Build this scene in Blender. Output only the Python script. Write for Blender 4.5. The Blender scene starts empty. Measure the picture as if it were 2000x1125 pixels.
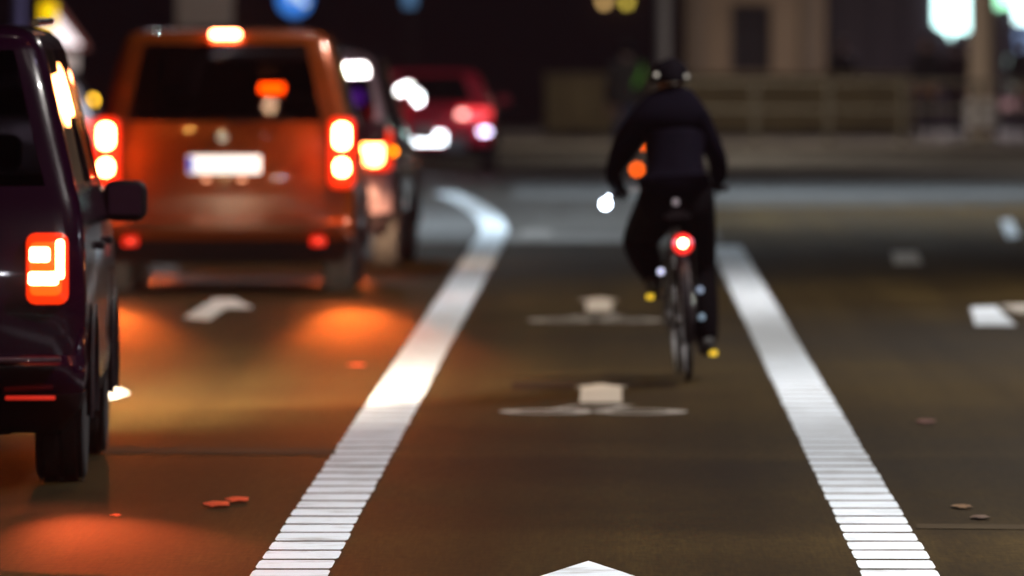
import bpy, bmesh, math, random
DENOISE = True
from mathutils import Vector, Matrix
random.seed(7)
R = math.radians
S = bpy.context.scene
COL = S.collection

# ------------------------------------------------------------------ camera
F = 21000.0            # focal length in pixels of a 2000 px wide frame
H = 1.9
cam_d = bpy.data.cameras.new('camera'); cam = bpy.data.objects.new('camera', cam_d); COL.objects.link(cam)
cam.location = (0, 0, H); cam.rotation_euler = (R(90), 0, 0)
cam_d.sensor_width = 36; cam_d.lens = 36 * F / 2000
cam_d.shift_x = -0.099; cam_d.shift_y = -0.24625
cam_d.clip_start = 0.5; cam_d.clip_end = 3000
cam_d.dof.use_dof = True; cam_d.dof.focus_distance = 38.6; cam_d.dof.aperture_fstop = 4.3
S.camera = cam

def at(px, py, d): return Vector(((px - 1198) * d / F, d, H - (py - 70) * d / F))
def gd(py): return H * F / (py - 70)
def gp(px, py, z=0.0):
    d = (H - z) * F / (py - 70); return Vector(((px - 1198) * d / F, d, z))

# ------------------------------------------------------------------ materials
MATS = {}
def mat(name, base, rough=.5, metal=0., coat=0., em=None, es=0., vary=.12, scale=9., spec=.5):
    if name in MATS: return MATS[name]
    m = bpy.data.materials.new(name); m.use_nodes = True
    nt = m.node_tree; b = nt.nodes['Principled BSDF']
    tc = nt.nodes.new('ShaderNodeTexCoord'); nz = nt.nodes.new('ShaderNodeTexNoise')
    nz.inputs['Scale'].default_value = scale; nz.inputs['Detail'].default_value = 5
    nt.links.new(tc.outputs['Object'], nz.inputs['Vector'])
    mx = nt.nodes.new('ShaderNodeMix'); mx.data_type = 'RGBA'
    mx.inputs[6].default_value = (*[c * (1 - vary) for c in base], 1); mx.inputs[7].default_value = (*[min(1, c * (1 + vary)) for c in base], 1)
    nt.links.new(nz.outputs['Fac'], mx.inputs[0]); nt.links.new(mx.outputs[2], b.inputs['Base Color'])
    b.inputs['Roughness'].default_value = rough; b.inputs['Metallic'].default_value = metal
    b.inputs['Coat Weight'].default_value = coat; b.inputs['Coat Roughness'].default_value = .04
    b.inputs['Specular IOR Level'].default_value = spec
    if em:
        b.inputs['Emission Color'].default_value = (*em, 1); b.inputs['Emission Strength'].default_value = es
    MATS[name] = m; return m

def glass(name, tint):
    m = bpy.data.materials.new(name); m.use_nodes = True; nt = m.node_tree
    nt.nodes.remove(nt.nodes['Principled BSDF'])
    tr = nt.nodes.new('ShaderNodeBsdfTransparent'); tr.inputs[0].default_value = (*tint, 1)
    gl = nt.nodes.new('ShaderNodeBsdfGlossy'); gl.inputs['Roughness'].default_value = .01
    lw_ = nt.nodes.new('ShaderNodeLayerWeight'); lw_.inputs[0].default_value = .5
    pw = nt.nodes.new('ShaderNodeMath'); pw.operation = 'POWER'; pw.inputs[1].default_value = 5; nt.links.new(lw_.outputs['Facing'], pw.inputs[0])
    fr = nt.nodes.new('ShaderNodeMath'); fr.operation = 'MULTIPLY_ADD'; fr.inputs[1].default_value = .92; fr.inputs[2].default_value = .045; nt.links.new(pw.outputs[0], fr.inputs[0])
    mx = nt.nodes.new('ShaderNodeMixShader')
    nt.links.new(fr.outputs[0], mx.inputs[0]); nt.links.new(tr.outputs[0], mx.inputs[1]); nt.links.new(gl.outputs[0], mx.inputs[2])
    nt.links.new(mx.outputs[0], nt.nodes['Material Output'].inputs[0]); return m

def asphalt(name, c1, c2, bands=None, rough=.5, spec=.5):
    m = bpy.data.materials.new(name); m.use_nodes = True; nt = m.node_tree; b = nt.nodes['Principled BSDF']
    N = nt.nodes.new; L = nt.links.new
    tc = N('ShaderNodeTexCoord')
    n1 = N('ShaderNodeTexNoise'); n1.inputs['Scale'].default_value = .35; n1.inputs['Detail'].default_value = 6; n1.inputs['Roughness'].default_value = .65
    n2 = N('ShaderNodeTexNoise'); n2.inputs['Scale'].default_value = 16; n2.inputs['Detail'].default_value = 7; n2.inputs['Roughness'].default_value = .75
    vo = N('ShaderNodeTexVoronoi'); vo.inputs['Scale'].default_value = 95
    for n in (n1, n2, vo): L(tc.outputs['Object'], n.inputs['Vector'])
    r1 = N('ShaderNodeValToRGB'); r1.color_ramp.elements[0].position = .34; r1.color_ramp.elements[1].position = .68
    r1.color_ramp.elements[0].color = (*c1, 1); r1.color_ramp.elements[1].color = (*c2, 1)
    L(n1.outputs['Fac'], r1.inputs[0])
    m1 = N('ShaderNodeMix'); m1.data_type = 'RGBA'; m1.blend_type = 'MULTIPLY'; m1.inputs[0].default_value = .85
    r2 = N('ShaderNodeValToRGB'); r2.color_ramp.elements[0].color = (.35, .35, .35, 1); r2.color_ramp.elements[1].color = (1.7, 1.7, 1.7, 1)
    r2.color_ramp.elements[0].position = .3; r2.color_ramp.elements[1].position = .72
    L(n2.outputs['Fac'], r2.inputs[0]); L(r1.outputs[0], m1.inputs[6]); L(r2.outputs[0], m1.inputs[7])
    out = m1.outputs[2]
    mg = N('ShaderNodeMapping'); mg.inputs['Scale'].default_value = (70, 1.6, 1); L(tc.outputs['Object'], mg.inputs[0])
    n4 = N('ShaderNodeTexNoise'); n4.inputs['Scale'].default_value = 1.; n4.inputs['Detail'].default_value = 6; n4.inputs['Roughness'].default_value = .75; L(mg.outputs[0], n4.inputs['Vector'])
    r4 = N('ShaderNodeValToRGB'); r4.color_ramp.elements[0].position = .3; r4.color_ramp.elements[1].position = .72; r4.color_ramp.elements[0].color = (.62, .61, .60, 1); r4.color_ramp.elements[1].color = (1.42, 1.42, 1.42, 1)
    L(n4.outputs['Fac'], r4.inputs[0]); m4 = N('ShaderNodeMix'); m4.data_type = 'RGBA'; m4.blend_type = 'MULTIPLY'; m4.inputs[0].default_value = 1.
    L(out, m4.inputs[6]); L(r4.outputs[0], m4.inputs[7]); out = m4.outputs[2]
    mp = N('ShaderNodeMapping'); mp.inputs['Scale'].default_value = (2.2, .035, 1); L(tc.outputs['Object'], mp.inputs[0])
    n3 = N('ShaderNodeTexNoise'); n3.inputs['Scale'].default_value = 1.; n3.inputs['Detail'].default_value = 4; L(mp.outputs[0], n3.inputs['Vector'])
    r3 = N('ShaderNodeValToRGB'); r3.color_ramp.elements[0].position = .32; r3.color_ramp.elements[1].position = .66; r3.color_ramp.elements[0].color = (.68, .66, .64, 1); r3.color_ramp.elements[1].color = (1.15, 1.15, 1.15, 1)
    L(n3.outputs['Fac'], r3.inputs[0]); m3 = N('ShaderNodeMix'); m3.data_type = 'RGBA'; m3.blend_type = 'MULTIPLY'; m3.inputs[0].default_value = 1.
    L(out, m3.inputs[6]); L(r3.outputs[0], m3.inputs[7]); out = m3.outputs[2]
    if bands:                                   # resurfacing strips, shade beside the near van painted in, paler towards junction
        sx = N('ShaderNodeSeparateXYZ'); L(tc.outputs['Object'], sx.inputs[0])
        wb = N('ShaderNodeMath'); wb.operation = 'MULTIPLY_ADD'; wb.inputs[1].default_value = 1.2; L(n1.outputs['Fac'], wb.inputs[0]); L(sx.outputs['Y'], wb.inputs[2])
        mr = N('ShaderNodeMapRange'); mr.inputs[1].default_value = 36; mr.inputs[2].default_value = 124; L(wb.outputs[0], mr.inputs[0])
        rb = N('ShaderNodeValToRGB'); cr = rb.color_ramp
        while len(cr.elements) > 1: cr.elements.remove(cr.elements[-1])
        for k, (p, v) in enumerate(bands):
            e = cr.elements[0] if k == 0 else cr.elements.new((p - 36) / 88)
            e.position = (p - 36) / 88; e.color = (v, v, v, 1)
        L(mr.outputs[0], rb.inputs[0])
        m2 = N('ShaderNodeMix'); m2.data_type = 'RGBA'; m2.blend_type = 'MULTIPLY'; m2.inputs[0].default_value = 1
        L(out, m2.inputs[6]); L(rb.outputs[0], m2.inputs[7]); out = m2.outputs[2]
    L(out, b.inputs['Base Color'])
    rr = N('ShaderNodeMapRange'); rr.inputs[3].default_value = rough - .1; rr.inputs[4].default_value = rough + .12; L(n1.outputs['Fac'], rr.inputs[0]); L(rr.outputs[0], b.inputs['Roughness'])
    bp = N('ShaderNodeBump'); bp.inputs['Strength'].default_value = .25; bp.inputs['Distance'].default_value = .004
    L(vo.outputs['Distance'], bp.inputs['Height']); L(bp.outputs[0], b.inputs['Normal'])
    b.inputs['Specular IOR Level'].default_value = spec
    return m

def paint_mat(name, c, worn):
    m = bpy.data.materials.new(name); m.use_nodes = True; nt = m.node_tree; b = nt.nodes['Principled BSDF']
    N = nt.nodes.new; L = nt.links.new
    tc = N('ShaderNodeTexCoord'); n = N('ShaderNodeTexNoise'); n.inputs['Scale'].default_value = 3.0; n.inputs['Detail'].default_value = 9; n.inputs['Roughness'].default_value = .7
    L(tc.outputs['Object'], n.inputs['Vector'])
    r = N('ShaderNodeValToRGB'); r.color_ramp.elements[0].position = worn; r.color_ramp.elements[1].position = worn + .22
    r.color_ramp.elements[0].color = (c[0] * .45, c[1] * .42, c[2] * .38, 1); r.color_ramp.elements[1].color = (*c, 1)
    L(n.outputs['Fac'], r.inputs[0]); L(r.outputs[0], b.inputs['Base Color'])
    b.inputs['Roughness'].default_value = .75; b.inputs['Specular IOR Level'].default_value = .25
    return m

# ------------------------------------------------------------------ helpers
def link(name, me, m, parent=None):
    o = bpy.data.objects.new(name, me); COL.objects.link(o)
    if parent: o.parent = parent
    for x in (m if isinstance(m, (list, tuple)) else [m]): me.materials.append(x)
    return o
def obj(name, bm, m, parent=None, smooth=40):
    bmesh.ops.recalc_face_normals(bm, faces=bm.faces)
    me = bpy.data.meshes.new(name); bm.to_mesh(me); bm.free()
    if smooth:
        for p in me.polygons: p.use_smooth = True
        me.set_sharp_from_angle(angle=R(smooth))
    return link(name, me, m, parent)
def empty(name, loc, rz=0, ry=0):
    o = bpy.data.objects.new(name, None); COL.objects.link(o); o.location = loc; o.rotation_euler = (0, R(ry), R(rz)); o.empty_display_size = .2
    return o
def tag(o, label, cat, group=None):
    o['label'] = label; o['category'] = cat
    if group: o['group'] = group
    return o
def box(bm, c, s, bev=0., seg=2, rot=None):
    t = bmesh.new(); bmesh.ops.create_cube(t, size=1)
    bmesh.ops.scale(t, vec=s, verts=t.verts)
    if bev: bmesh.ops.bevel(t, geom=t.edges[:], offset=bev, segments=seg, affect='EDGES', profile=.5)
    if rot is not None: bmesh.ops.rotate(t, cent=(0, 0, 0), matrix=rot, verts=t.verts)
    bmesh.ops.translate(t, vec=c, verts=t.verts)
    merge(bm, t)
def merge(bm, t):
    me = bpy.data.meshes.new('tmp'); t.to_mesh(me); t.free(); bm.from_mesh(me); bpy.data.meshes.remove(me)
def tube(bm, pts, rad, n=10, caps=True):
    pts = [Vector(p) for p in pts]; rads = rad if isinstance(rad, (list, tuple)) else [rad] * len(pts)
    rings = []
    up = Vector((.13, .29, .95)).normalized()
    for i, p in enumerate(pts):
        a = pts[max(0, i - 1)]; b = pts[min(len(pts) - 1, i + 1)]; t = (b - a).normalized()
        if abs(t.dot(up)) > .97: u = t.cross(Vector((1, 0, 0))).normalized()
        else: u = t.cross(up).normalized()
        v = t.cross(u)
        rings.append([bm.verts.new(p + (u * math.cos(2 * math.pi * k / n) + v * math.sin(2 * math.pi * k / n)) * rads[i]) for k in range(n)])
    for a, b in zip(rings, rings[1:]):
        for k in range(n): bm.faces.new((a[k], a[(k + 1) % n], b[(k + 1) % n], b[k]))
    if caps: bm.faces.new(rings[0][::-1]); bm.faces.new(rings[-1])
def lathe(bm, prof, n=40, axis='X', c=(0, 0, 0), closed=True):
    rings = []
    for k in range(n):
        a = 2 * math.pi * k / n; ring = []
        for r, h in prof:
            if axis == 'X': p = (h, r * math.cos(a), r * math.sin(a))
            elif axis == 'Y': p = (r * math.cos(a), h, r * math.sin(a))
            else: p = (r * math.cos(a), r * math.sin(a), h)
            ring.append(bm.verts.new(Vector(p) + Vector(c)))
        rings.append(ring)
    m = len(prof)
    for k in range(n):
        a, b = rings[k], rings[(k + 1) % n]
        for i in range(m if closed else m - 1):
            j = (i + 1) % m
            try: bm.faces.new((a[i], a[j], b[j], b[i]))
            except ValueError: pass
    bmesh.ops.remove_doubles(bm, verts=bm.verts, dist=1e-5)
def poly(bm, pts, z=None, thick=0.):
    vs = [bm.verts.new((p[0], p[1], p[2] if z is None else z)) for p in pts]
    f = bm.faces.new(vs)
    if thick:
        r = bmesh.ops.extrude_face_region(bm, geom=[f]); bmesh.ops.translate(bm, vec=(0, 0, thick), verts=[g for g in r['geom'] if isinstance(g, bmesh.types.BMVert)])
def plate(bm, pts, y0, y1):
    """upright flat panel: outline in x,z between two y planes"""
    a = [bm.verts.new((p[0], y0, p[1])) for p in pts]; b = [bm.verts.new((p[0], y1, p[1])) for p in pts]
    bm.faces.new(a); bm.faces.new(b[::-1]); n = len(pts)
    for k in range(n): bm.faces.new((a[k], b[k], b[(k + 1) % n], a[(k + 1) % n]))

# ------------------------------------------------------------------ materials used
M_white_line = paint_mat('white_line', (.70, .78, .86), .27)
M_faded = paint_mat('faded_white_paint', (.50, .47, .43), .42)
M_black = mat('black_plastic', (.012, .008, .011), .6, spec=.15)
M_under = mat('underbody', (.01, .009, .01), .8)
M_tyre = mat('tyre_rubber', (.022, .022, .026), .75, vary=.2)
M_rim = mat('alloy_rim', (.35, .35, .37), .35, .9)
M_chrome = mat('chrome', (.75, .75, .77), .12, 1.)
M_steel = mat('painted_steel', (.16, .16, .17), .5, .3)
M_glass = glass('tinted_glass', (.30, .265, .265))
M_glass_dark = glass('privacy_glass', (.07, .06, .07))
M_red_lens = mat('red_lens', (.35, .012, .01), .15, coat=.5, em=(1, .035, .003), es=1.25)
M_led_lens = mat('led_lens', (.35, .012, .01), .15, coat=.5, em=(1, .13, .008), es=1.3)
M_red_refl = mat('red_reflector', (.7, .02, .01), .2, coat=.4, em=(1, .02, .005), es=.9)
M_brake = mat('brake_lamp', (.6, .1, .05), .3, em=(1, .27, .085), es=85)
M_near = mat('led_bar', (.6, .1, .05), .3, em=(1, .30, .12), es=24)
M_brake_far = mat('brake_lamp_far', (.6, .1, .05), .3, em=(1, .30, .085), es=30)
M_brake_top = mat('brake_lamp_high', (.6, .1, .05), .3, em=(1, .26, .10), es=40)
M_tail_dim = mat('tail_lamp', (.6, .05, .03), .3, em=(1, .05, .03), es=4)
M_amber = mat('amber_reflector', (.6, .3, .05), .3, em=(1, .22, .0), es=9)

# ------------------------------------------------------------------ ground
def sheet(name, x0, x1, y0, y1, z, m, nx=2, ny=2):
    bm = bmesh.new()
    poly(bm, [(x0, y0), (x1, y0), (x1, y1), (x0, y1)], z)
    o = obj(name, bm, m, smooth=0); o['kind'] = 'structure'; return o
ground = sheet('ground', -400, 400, -120, 900, -.02, asphalt('far_ground', (.02, .018, .016), (.03, .027, .024)))
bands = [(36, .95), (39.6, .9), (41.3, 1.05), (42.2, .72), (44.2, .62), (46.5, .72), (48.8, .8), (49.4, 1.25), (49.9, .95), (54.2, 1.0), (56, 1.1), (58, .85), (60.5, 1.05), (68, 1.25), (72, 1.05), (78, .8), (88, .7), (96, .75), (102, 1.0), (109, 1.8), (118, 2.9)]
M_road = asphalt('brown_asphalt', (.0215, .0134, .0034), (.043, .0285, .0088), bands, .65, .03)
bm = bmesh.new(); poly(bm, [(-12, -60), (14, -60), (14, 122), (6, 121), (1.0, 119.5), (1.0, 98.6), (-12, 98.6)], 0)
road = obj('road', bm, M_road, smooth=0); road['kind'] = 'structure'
M_junction = asphalt('grey_asphalt', (.034, .033, .031), (.078, .075, .070), None, .6, .2)
junction = sheet('junction', -60, 60, 98.0, 172.9, -.005, M_junction)
# pavement across the junction with a kerb
M_pave = asphalt('pavement_slabs', (.045, .040, .036), (.075, .066, .058), None, .7)
M_kerb = mat('kerb_stone', (.13, .115, .105), .8, scale=3)
bm = bmesh.new(); box(bm, (2, 255, .02), (140, 163.4, .16)); pv = obj('pavement', bm, M_pave, smooth=0); pv['kind'] = 'structure'
bm = bmesh.new(); box(bm, (2, 173.1, .02), (140, .36, .19), .02); kb = obj('kerb', bm, M_kerb, smooth=30); kb['kind'] = 'structure'

# lane lines built from thermoplastic bars
def bars(xc, w, y0, y1, name):
    bm = bmesh.new(); y = y0
    while y < y1:
        l = .60 + random.uniform(-.015, .015)
        x0 = xc - w / 2 + random.uniform(-.003, .003); x1 = xc + w / 2 + random.uniform(-.003, .003)
        b = .008; s = random.uniform(-.012, .012)
        if y + l > y1: l = y1 - y
        poly(bm, [(x0 + b, y), (x1 - b, y + s), (x1, y + .09 + s), (x1, y + l - .09), (x1 - b, y + l + s), (x0 + b, y + l), (x0, y + l - .09), (x0, y + .09)], .002)
        y += .705
    return obj(name, bm, M_white_line, road, smooth=0)
bars(-1.14, .275, 20, 97.6, 'lane_line')
bars(1.012, .275, 20, 97.0, 'lane_line')
# thin screed between the bars in the farther stretch (the gaps are only a few centimetres deep there)
# curved continuation of the left line into the junction
pts = [gp(945, 482), gp(961, 465), gp(966, 448), gp(958, 430), gp(943, 416), gp(920, 400), gp(895, 388), gp(868, 377)]
bm = bmesh.new(); prev = None
def curve(bm, pts, w, z):
    prev = None
    for i, p in enumerate(pts):
        a = pts[max(0, i - 1)]; b = pts[min(len(pts) - 1, i + 1)]; t = (b - a); t.z = 0; t.normalize(); n = Vector((t.y, -t.x, 0))
        n = Vector((1, 0, 0)) * .75 + n * .25
        q = (bm.verts.new((p.x - n.x * w / 2, p.y - n.y * w / 2, z)), bm.verts.new((p.x + n.x * w / 2, p.y + n.y * w / 2, z)))
        if prev: bm.faces.new((prev[0], prev[1], q[1], q[0]))
        prev = q
curve(bm, pts, .265, .005); obj('lane_line', bm, M_white_line, junction, smooth=0)

def mark(name, pix, m=M_white_line, parent=None, z=.005):
    bm = bmesh.new(); poly(bm, [gp(x, y) for x, y in pix], z); return obj(name, bm, m, parent or road, smooth=0)
# bicycle symbols with arrows on the cycle lane
def bike_symbol(xc, y0, w, k):
    bm = bmesh.new()
    def ring(cx, cy, rx, ry, t):
        n = 28
        o = [bm.verts.new((cx + rx * math.cos(2 * math.pi * i / n), cy + ry * math.sin(2 * math.pi * i / n), .005)) for i in range(n)]
        q = [bm.verts.new((cx + (rx - t) * math.cos(2 * math.pi * i / n), cy + (ry - t * ry / rx) * math.sin(2 * math.pi * i / n), .005)) for i in range(n)]
        for i in range(n): bm.faces.new((o[i], o[(i + 1) % n], q[(i + 1) % n], q[i]))
    rx = w * .26; ry = .46 * k
    ring(xc - w / 2 + rx, y0 + ry, rx, ry, .105); ring(xc + w / 2 - rx, y0 + ry, rx, ry, .105)
    def bar(a, b, t=.05):
        a = Vector(a); b = Vector(b); n = Vector((-(b - a).y / 4, (b - a).x * 4)).normalized() * t
        n = Vector((t, 0)) if abs((b - a).y) > .3 else Vector((0, t * 3))
        poly(bm, [a - n / 2, b - n / 2, b + n / 2, a + n / 2], .006) if False else bm.faces.new([bm.verts.new((v.x, v.y, .009)) for v in (a - n / 2, b - n / 2, b + n / 2, a + n / 2)])
    bar((xc - w * .24, y0 + ry), (xc - w * .10, y0 + 1.5 * k)); bar((xc - w * .10, y0 + 1.5 * k), (xc + w * .2, y0 + 1.5 * k)); bar((xc + w * .2, y0 + 1.5 * k), (xc + w * .02, y0 + ry * .8))
    return obj('bicycle_symbol', bm, M_faded, road, smooth=0)
def arrow(xc, y0, l, sw, hw, hl, m):
    bm = bmesh.new()
    poly(bm, [(xc - sw / 2, y0), (xc + sw / 2, y0), (xc + sw / 2, y0 + l - hl), (xc + hw / 2, y0 + l - hl), (xc, y0 + l), (xc - hw / 2, y0 + l - hl), (xc - sw / 2, y0 + l - hl)], .005)
    return obj('direction_arrow', bm, m, road, smooth=0)
bike_symbol(-.10, 53.9, .96, .75); arrow(-.065, 55.6, 3.0, .22, .31, .6, M_white_line if False else mat('cream_marking', (.38, .33, .265), .8, vary=.2, scale=4, spec=.2))
bike_symbol(-.12, 71.2, .90, 1.0); arrow(-.10, 73.9, 4.0, .18, .32, 1.0, MATS['cream_marking'])
arrow(-.09, 32.0, 6.82, .16, .50, 1.65, M_white_line)
# turn arrow in the car lane and part of a nearer one
mark('turn_arrow', [(358, 622), (408, 627), (442, 603), (495, 603), (458, 584), (418, 585), (400, 596)], mat('lane_arrow_paint', (.62, .6, .58), .75, vary=.2, scale=3, spec=.2))
mark('turn_arrow', [(120, 752), (218, 751), (254, 770), (222, 780), (120, 785)], MATS['lane_arrow_paint'])
# pale stop strip, dashes of the right-hand lane
mark('stop_line', [(985, 474), (1226, 474), (1222, 461), (985, 459)], mat('worn_strip', (.16, .155, .15), .8, vary=.4, scale=1.5), junction)
mark('stop_line', [(1012, 470), (1082, 470), (1076, 452), (1020, 452)], mat('worn_strip_light', (.2, .19, .18), .8, vary=.3), junction, .010)
for pix, mm in (([(1896, 601), (1945, 601), (1985, 637), (1905, 637)], M_white_line), ([(1742, 493), (1790, 493), (1802, 517), (1746, 517)], M_faded),
                ([(1955, 432), (1975, 430), (1992, 462), (1968, 466)], M_white_line), ([(1955, 597), (2040, 594), (2050, 612), (1985, 612)], M_faded)):
    mark('lane_dash', pix, mm, road if pix[0][1] > 475 else junction)
mark('patch_seam_or_strip', [(190, 886), (655, 889), (655, 876), (190, 873)], mat('seam_pale', (.040, .029, .016), .8, spec=.05, vary=.4, scale=2), road, .003)
mark('patch_seam_or_strip', [(1790, 1033), (2060, 1036), (2060, 1027), (1790, 1024)], MATS['seam_pale'], road, .003)
mark('patch_seam_or_strip', [(1000, 762), (1320, 757), (1325, 748), (1000, 747)], mat('dark_strip', (.010, .007, .004), .8, spec=.03, vary=.3), road, .003)  # narrow dark strip across the cycle lane
# reflected light painted as a wide pale band in the junction, right of the rider
mark('pale_band', [(1000, 388), (2100, 384), (2100, 358), (1000, 354)], mat('pale_band_tone', (.10, .103, .105), .75, vary=.5, scale=.35, spec=.2), junction, .003)
mark('pale_band', [(730, 470), (965, 470), (940, 398), (730, 392)], MATS['pale_band_tone'], junction, .003)

# ------------------------------------------------------------------ vehicles
def shell(rows, rear_c, side_c, front_c, nC=4):
    """rows: (z, halfwidth, y_rear, y_front, r_rear, r_front); closed plan loop per row"""
    loops = []; segs = None
    for z, w, yr, yf, rr, rf in rows:
        L = []; lab = []
        bow = .05 * min(1, w / .9)
        for f in rear_c: L.append((f * (w - rr), yr + bow * f * f, z)); lab.append(('rear', f))
        def arc(cx, cy, r, a0, a1):
            for k in range(1, nC):
                a = R(a0 + (a1 - a0) * k / nC); L.append((cx + r * math.cos(a), cy + r * math.sin(a), z)); lab.append(('corner', 0))
        y0 = yr + bow + rr; y1 = yf - rf - bow
        if rr > 0: arc(w - rr, y0, rr, -90, 0)
        for f in side_c: L.append((w - .012 * (2 * f - 1) ** 2, y0 + f * (y1 - y0), z)); lab.append(('right', f))
        arc(w - rf, y1, rf, 0, 90)
        for f in front_c: L.append((f * (w - rf), yf - bow * f * f, z)); lab.append(('front', f))
        arc(-(w - rf), y1, rf, 90, 180)
        for f in reversed(side_c): L.append((-w + .012 * (2 * f - 1) ** 2, y0 + f * (y1 - y0), z)); lab.append(('left', f))
        arc(-(w - rr), y0, rr, 180, 270)
        loops.append(L); segs = lab
    return loops, segs

def car_body(root, rows, rear_c, side_c, front_c, win, paint, rowmat, glasses):
    """win(seg, fa, fb, i) -> window name or None"""
    loops, segs = shell(rows, rear_c, side_c, front_c); n = len(segs)
    bm = bmesh.new(); V = [[bm.verts.new(p) for p in L] for L in loops]
    wins = {}
    for i in range(len(rows) - 1):
        for k in range(n):
            k2 = (k + 1) % n; name = None
            if segs[k][0] == segs[k2][0]: name = win(segs[k][0], segs[k][1], segs[k2][1], i)
            q = (loops[i][k], loops[i][k2], loops[i + 1][k2], loops[i + 1][k])
            if name: wins.setdefault(name, []).append(q); continue
            f = bm.faces.new((V[i][k], V[i][k2], V[i + 1][k2], V[i + 1][k])); f.material_index = rowmat[i]
    ft = bm.faces.new(V[-1]); fb = bm.faces.new(V[0][::-1]); fb.material_index = 1
    o = obj('body', bm, [paint, M_black], root, smooth=38)
    for name, qs in wins.items():
        b = bmesh.new()
        for q in qs: b.faces.new([b.verts.new(p) for p in q])
        bmesh.ops.remove_doubles(b, verts=b.verts, dist=1e-4)
        kind = name[0]
        g = obj('windscreen' if kind == 'front' else ('rear_window' if kind == 'rear' else 'side_window'), b, glasses.get(kind, M_glass), root, smooth=0 if kind == 'rear' else 60)
    return o

def wheel(root, x, y, r, w, grooves=False):
    s = 1 if x > 0 else -1
    bm = bmesh.new(); h = w / 2; prof = [(r * .62, -h * .85), (r * .8, -h * 1.0), (r * .93, -h * .97), (r * .985, -h * .82)]
    if grooves:
        for g in (-.5, -.0, .5): prof += [(r, g * w * .75 - .013), (r - .012, g * w * .75 - .006), (r - .012, g * w * .75 + .006), (r, g * w * .75 + .013)]
    else: prof += [(r, -h * .6), (r, h * .6)]
    prof += [(r * .985, h * .82), (r * .93, h * .97), (r * .8, h), (r * .62, h * .85)]
    lathe(bm, prof, 48); o = obj('wheel', bm, M_tyre, root, smooth=30); o.location = (x, y, r)
    bm = bmesh.new(); lathe(bm, [(r * .62, -h * .8), (r * .62, h * .8), (r * .5, h * .55), (.06, h * .6), (.0, h * .62), (.0, -h * .3), (r * .5, -h * .5)], 30)
    for k in range(5):
        a = 2 * math.pi * k / 5; box(bm, (s * h * .62, math.cos(a) * r * .34, math.sin(a) * r * .34), (.02, r * .5, .05), .006, 1, Matrix.Rotation(a, 3, 'X'))
    obj('rim', bm, M_rim, o, smooth=30)
    # arch lip
    bm = bmesh.new(); m = 20; a0, a1 = R(-8), R(188)
    P = [[bm.verts.new((s * xx, math.cos(a0 + (a1 - a0) * k / m) * rr, math.sin(a0 + (a1 - a0) * k / m) * rr)) for (xx, rr) in ((0, r * 1.24), (.012, r * 1.22), (.012, r * 1.08), (-.02, r * 1.06))] for k in range(m + 1)]
    for a, b in zip(P, P[1:]):
        for i in range(3): bm.faces.new((a[i], a[i + 1], b[i + 1], b[i]))
    return o, bm

VAN = [  # z, half width, y rear, y front, r rear, r front
    (.23, .84, .16, 4.60, .08, .25), (.33, .925, .03, 4.78, .10, .3), (.40, .945, -.02, 4.86, .11, .32), (.47, .955, -.045, 4.88, .11, .32), (.52, .957, -.045, 4.88, .11, .32), (.56, .95, -.005, 4.88, .10, .32),
    (.70, .955, -.01, 4.87, .09, .3), (.86, .955, -.008, 4.83, .09, .3), (.98, .95, 0, 4.74, .09, .28), (1.08, .945, .015, 4.45, .09, .26), (1.16, .935, .03, 4.12, .09, .24), (1.22, .922, .045, 3.98, .09, .22),
    (1.27, .908, .06, 3.90, .09, .2), (1.45, .868, .10, 3.66, .10, .18), (1.65, .822, .155, 3.40, .10, .16), (1.84, .775, .22, 3.12, .10, .15), (1.885, .755, .245, 3.02, .11, .15), (1.92, .715, .29, 2.9, .12, .15), (1.945, .63, .40, 2.7, .15, .15), (1.955, .45, .62, 2.4, .15, .15)]
VAN_ROWMAT = [1, 1] + [0] * 30
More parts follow.
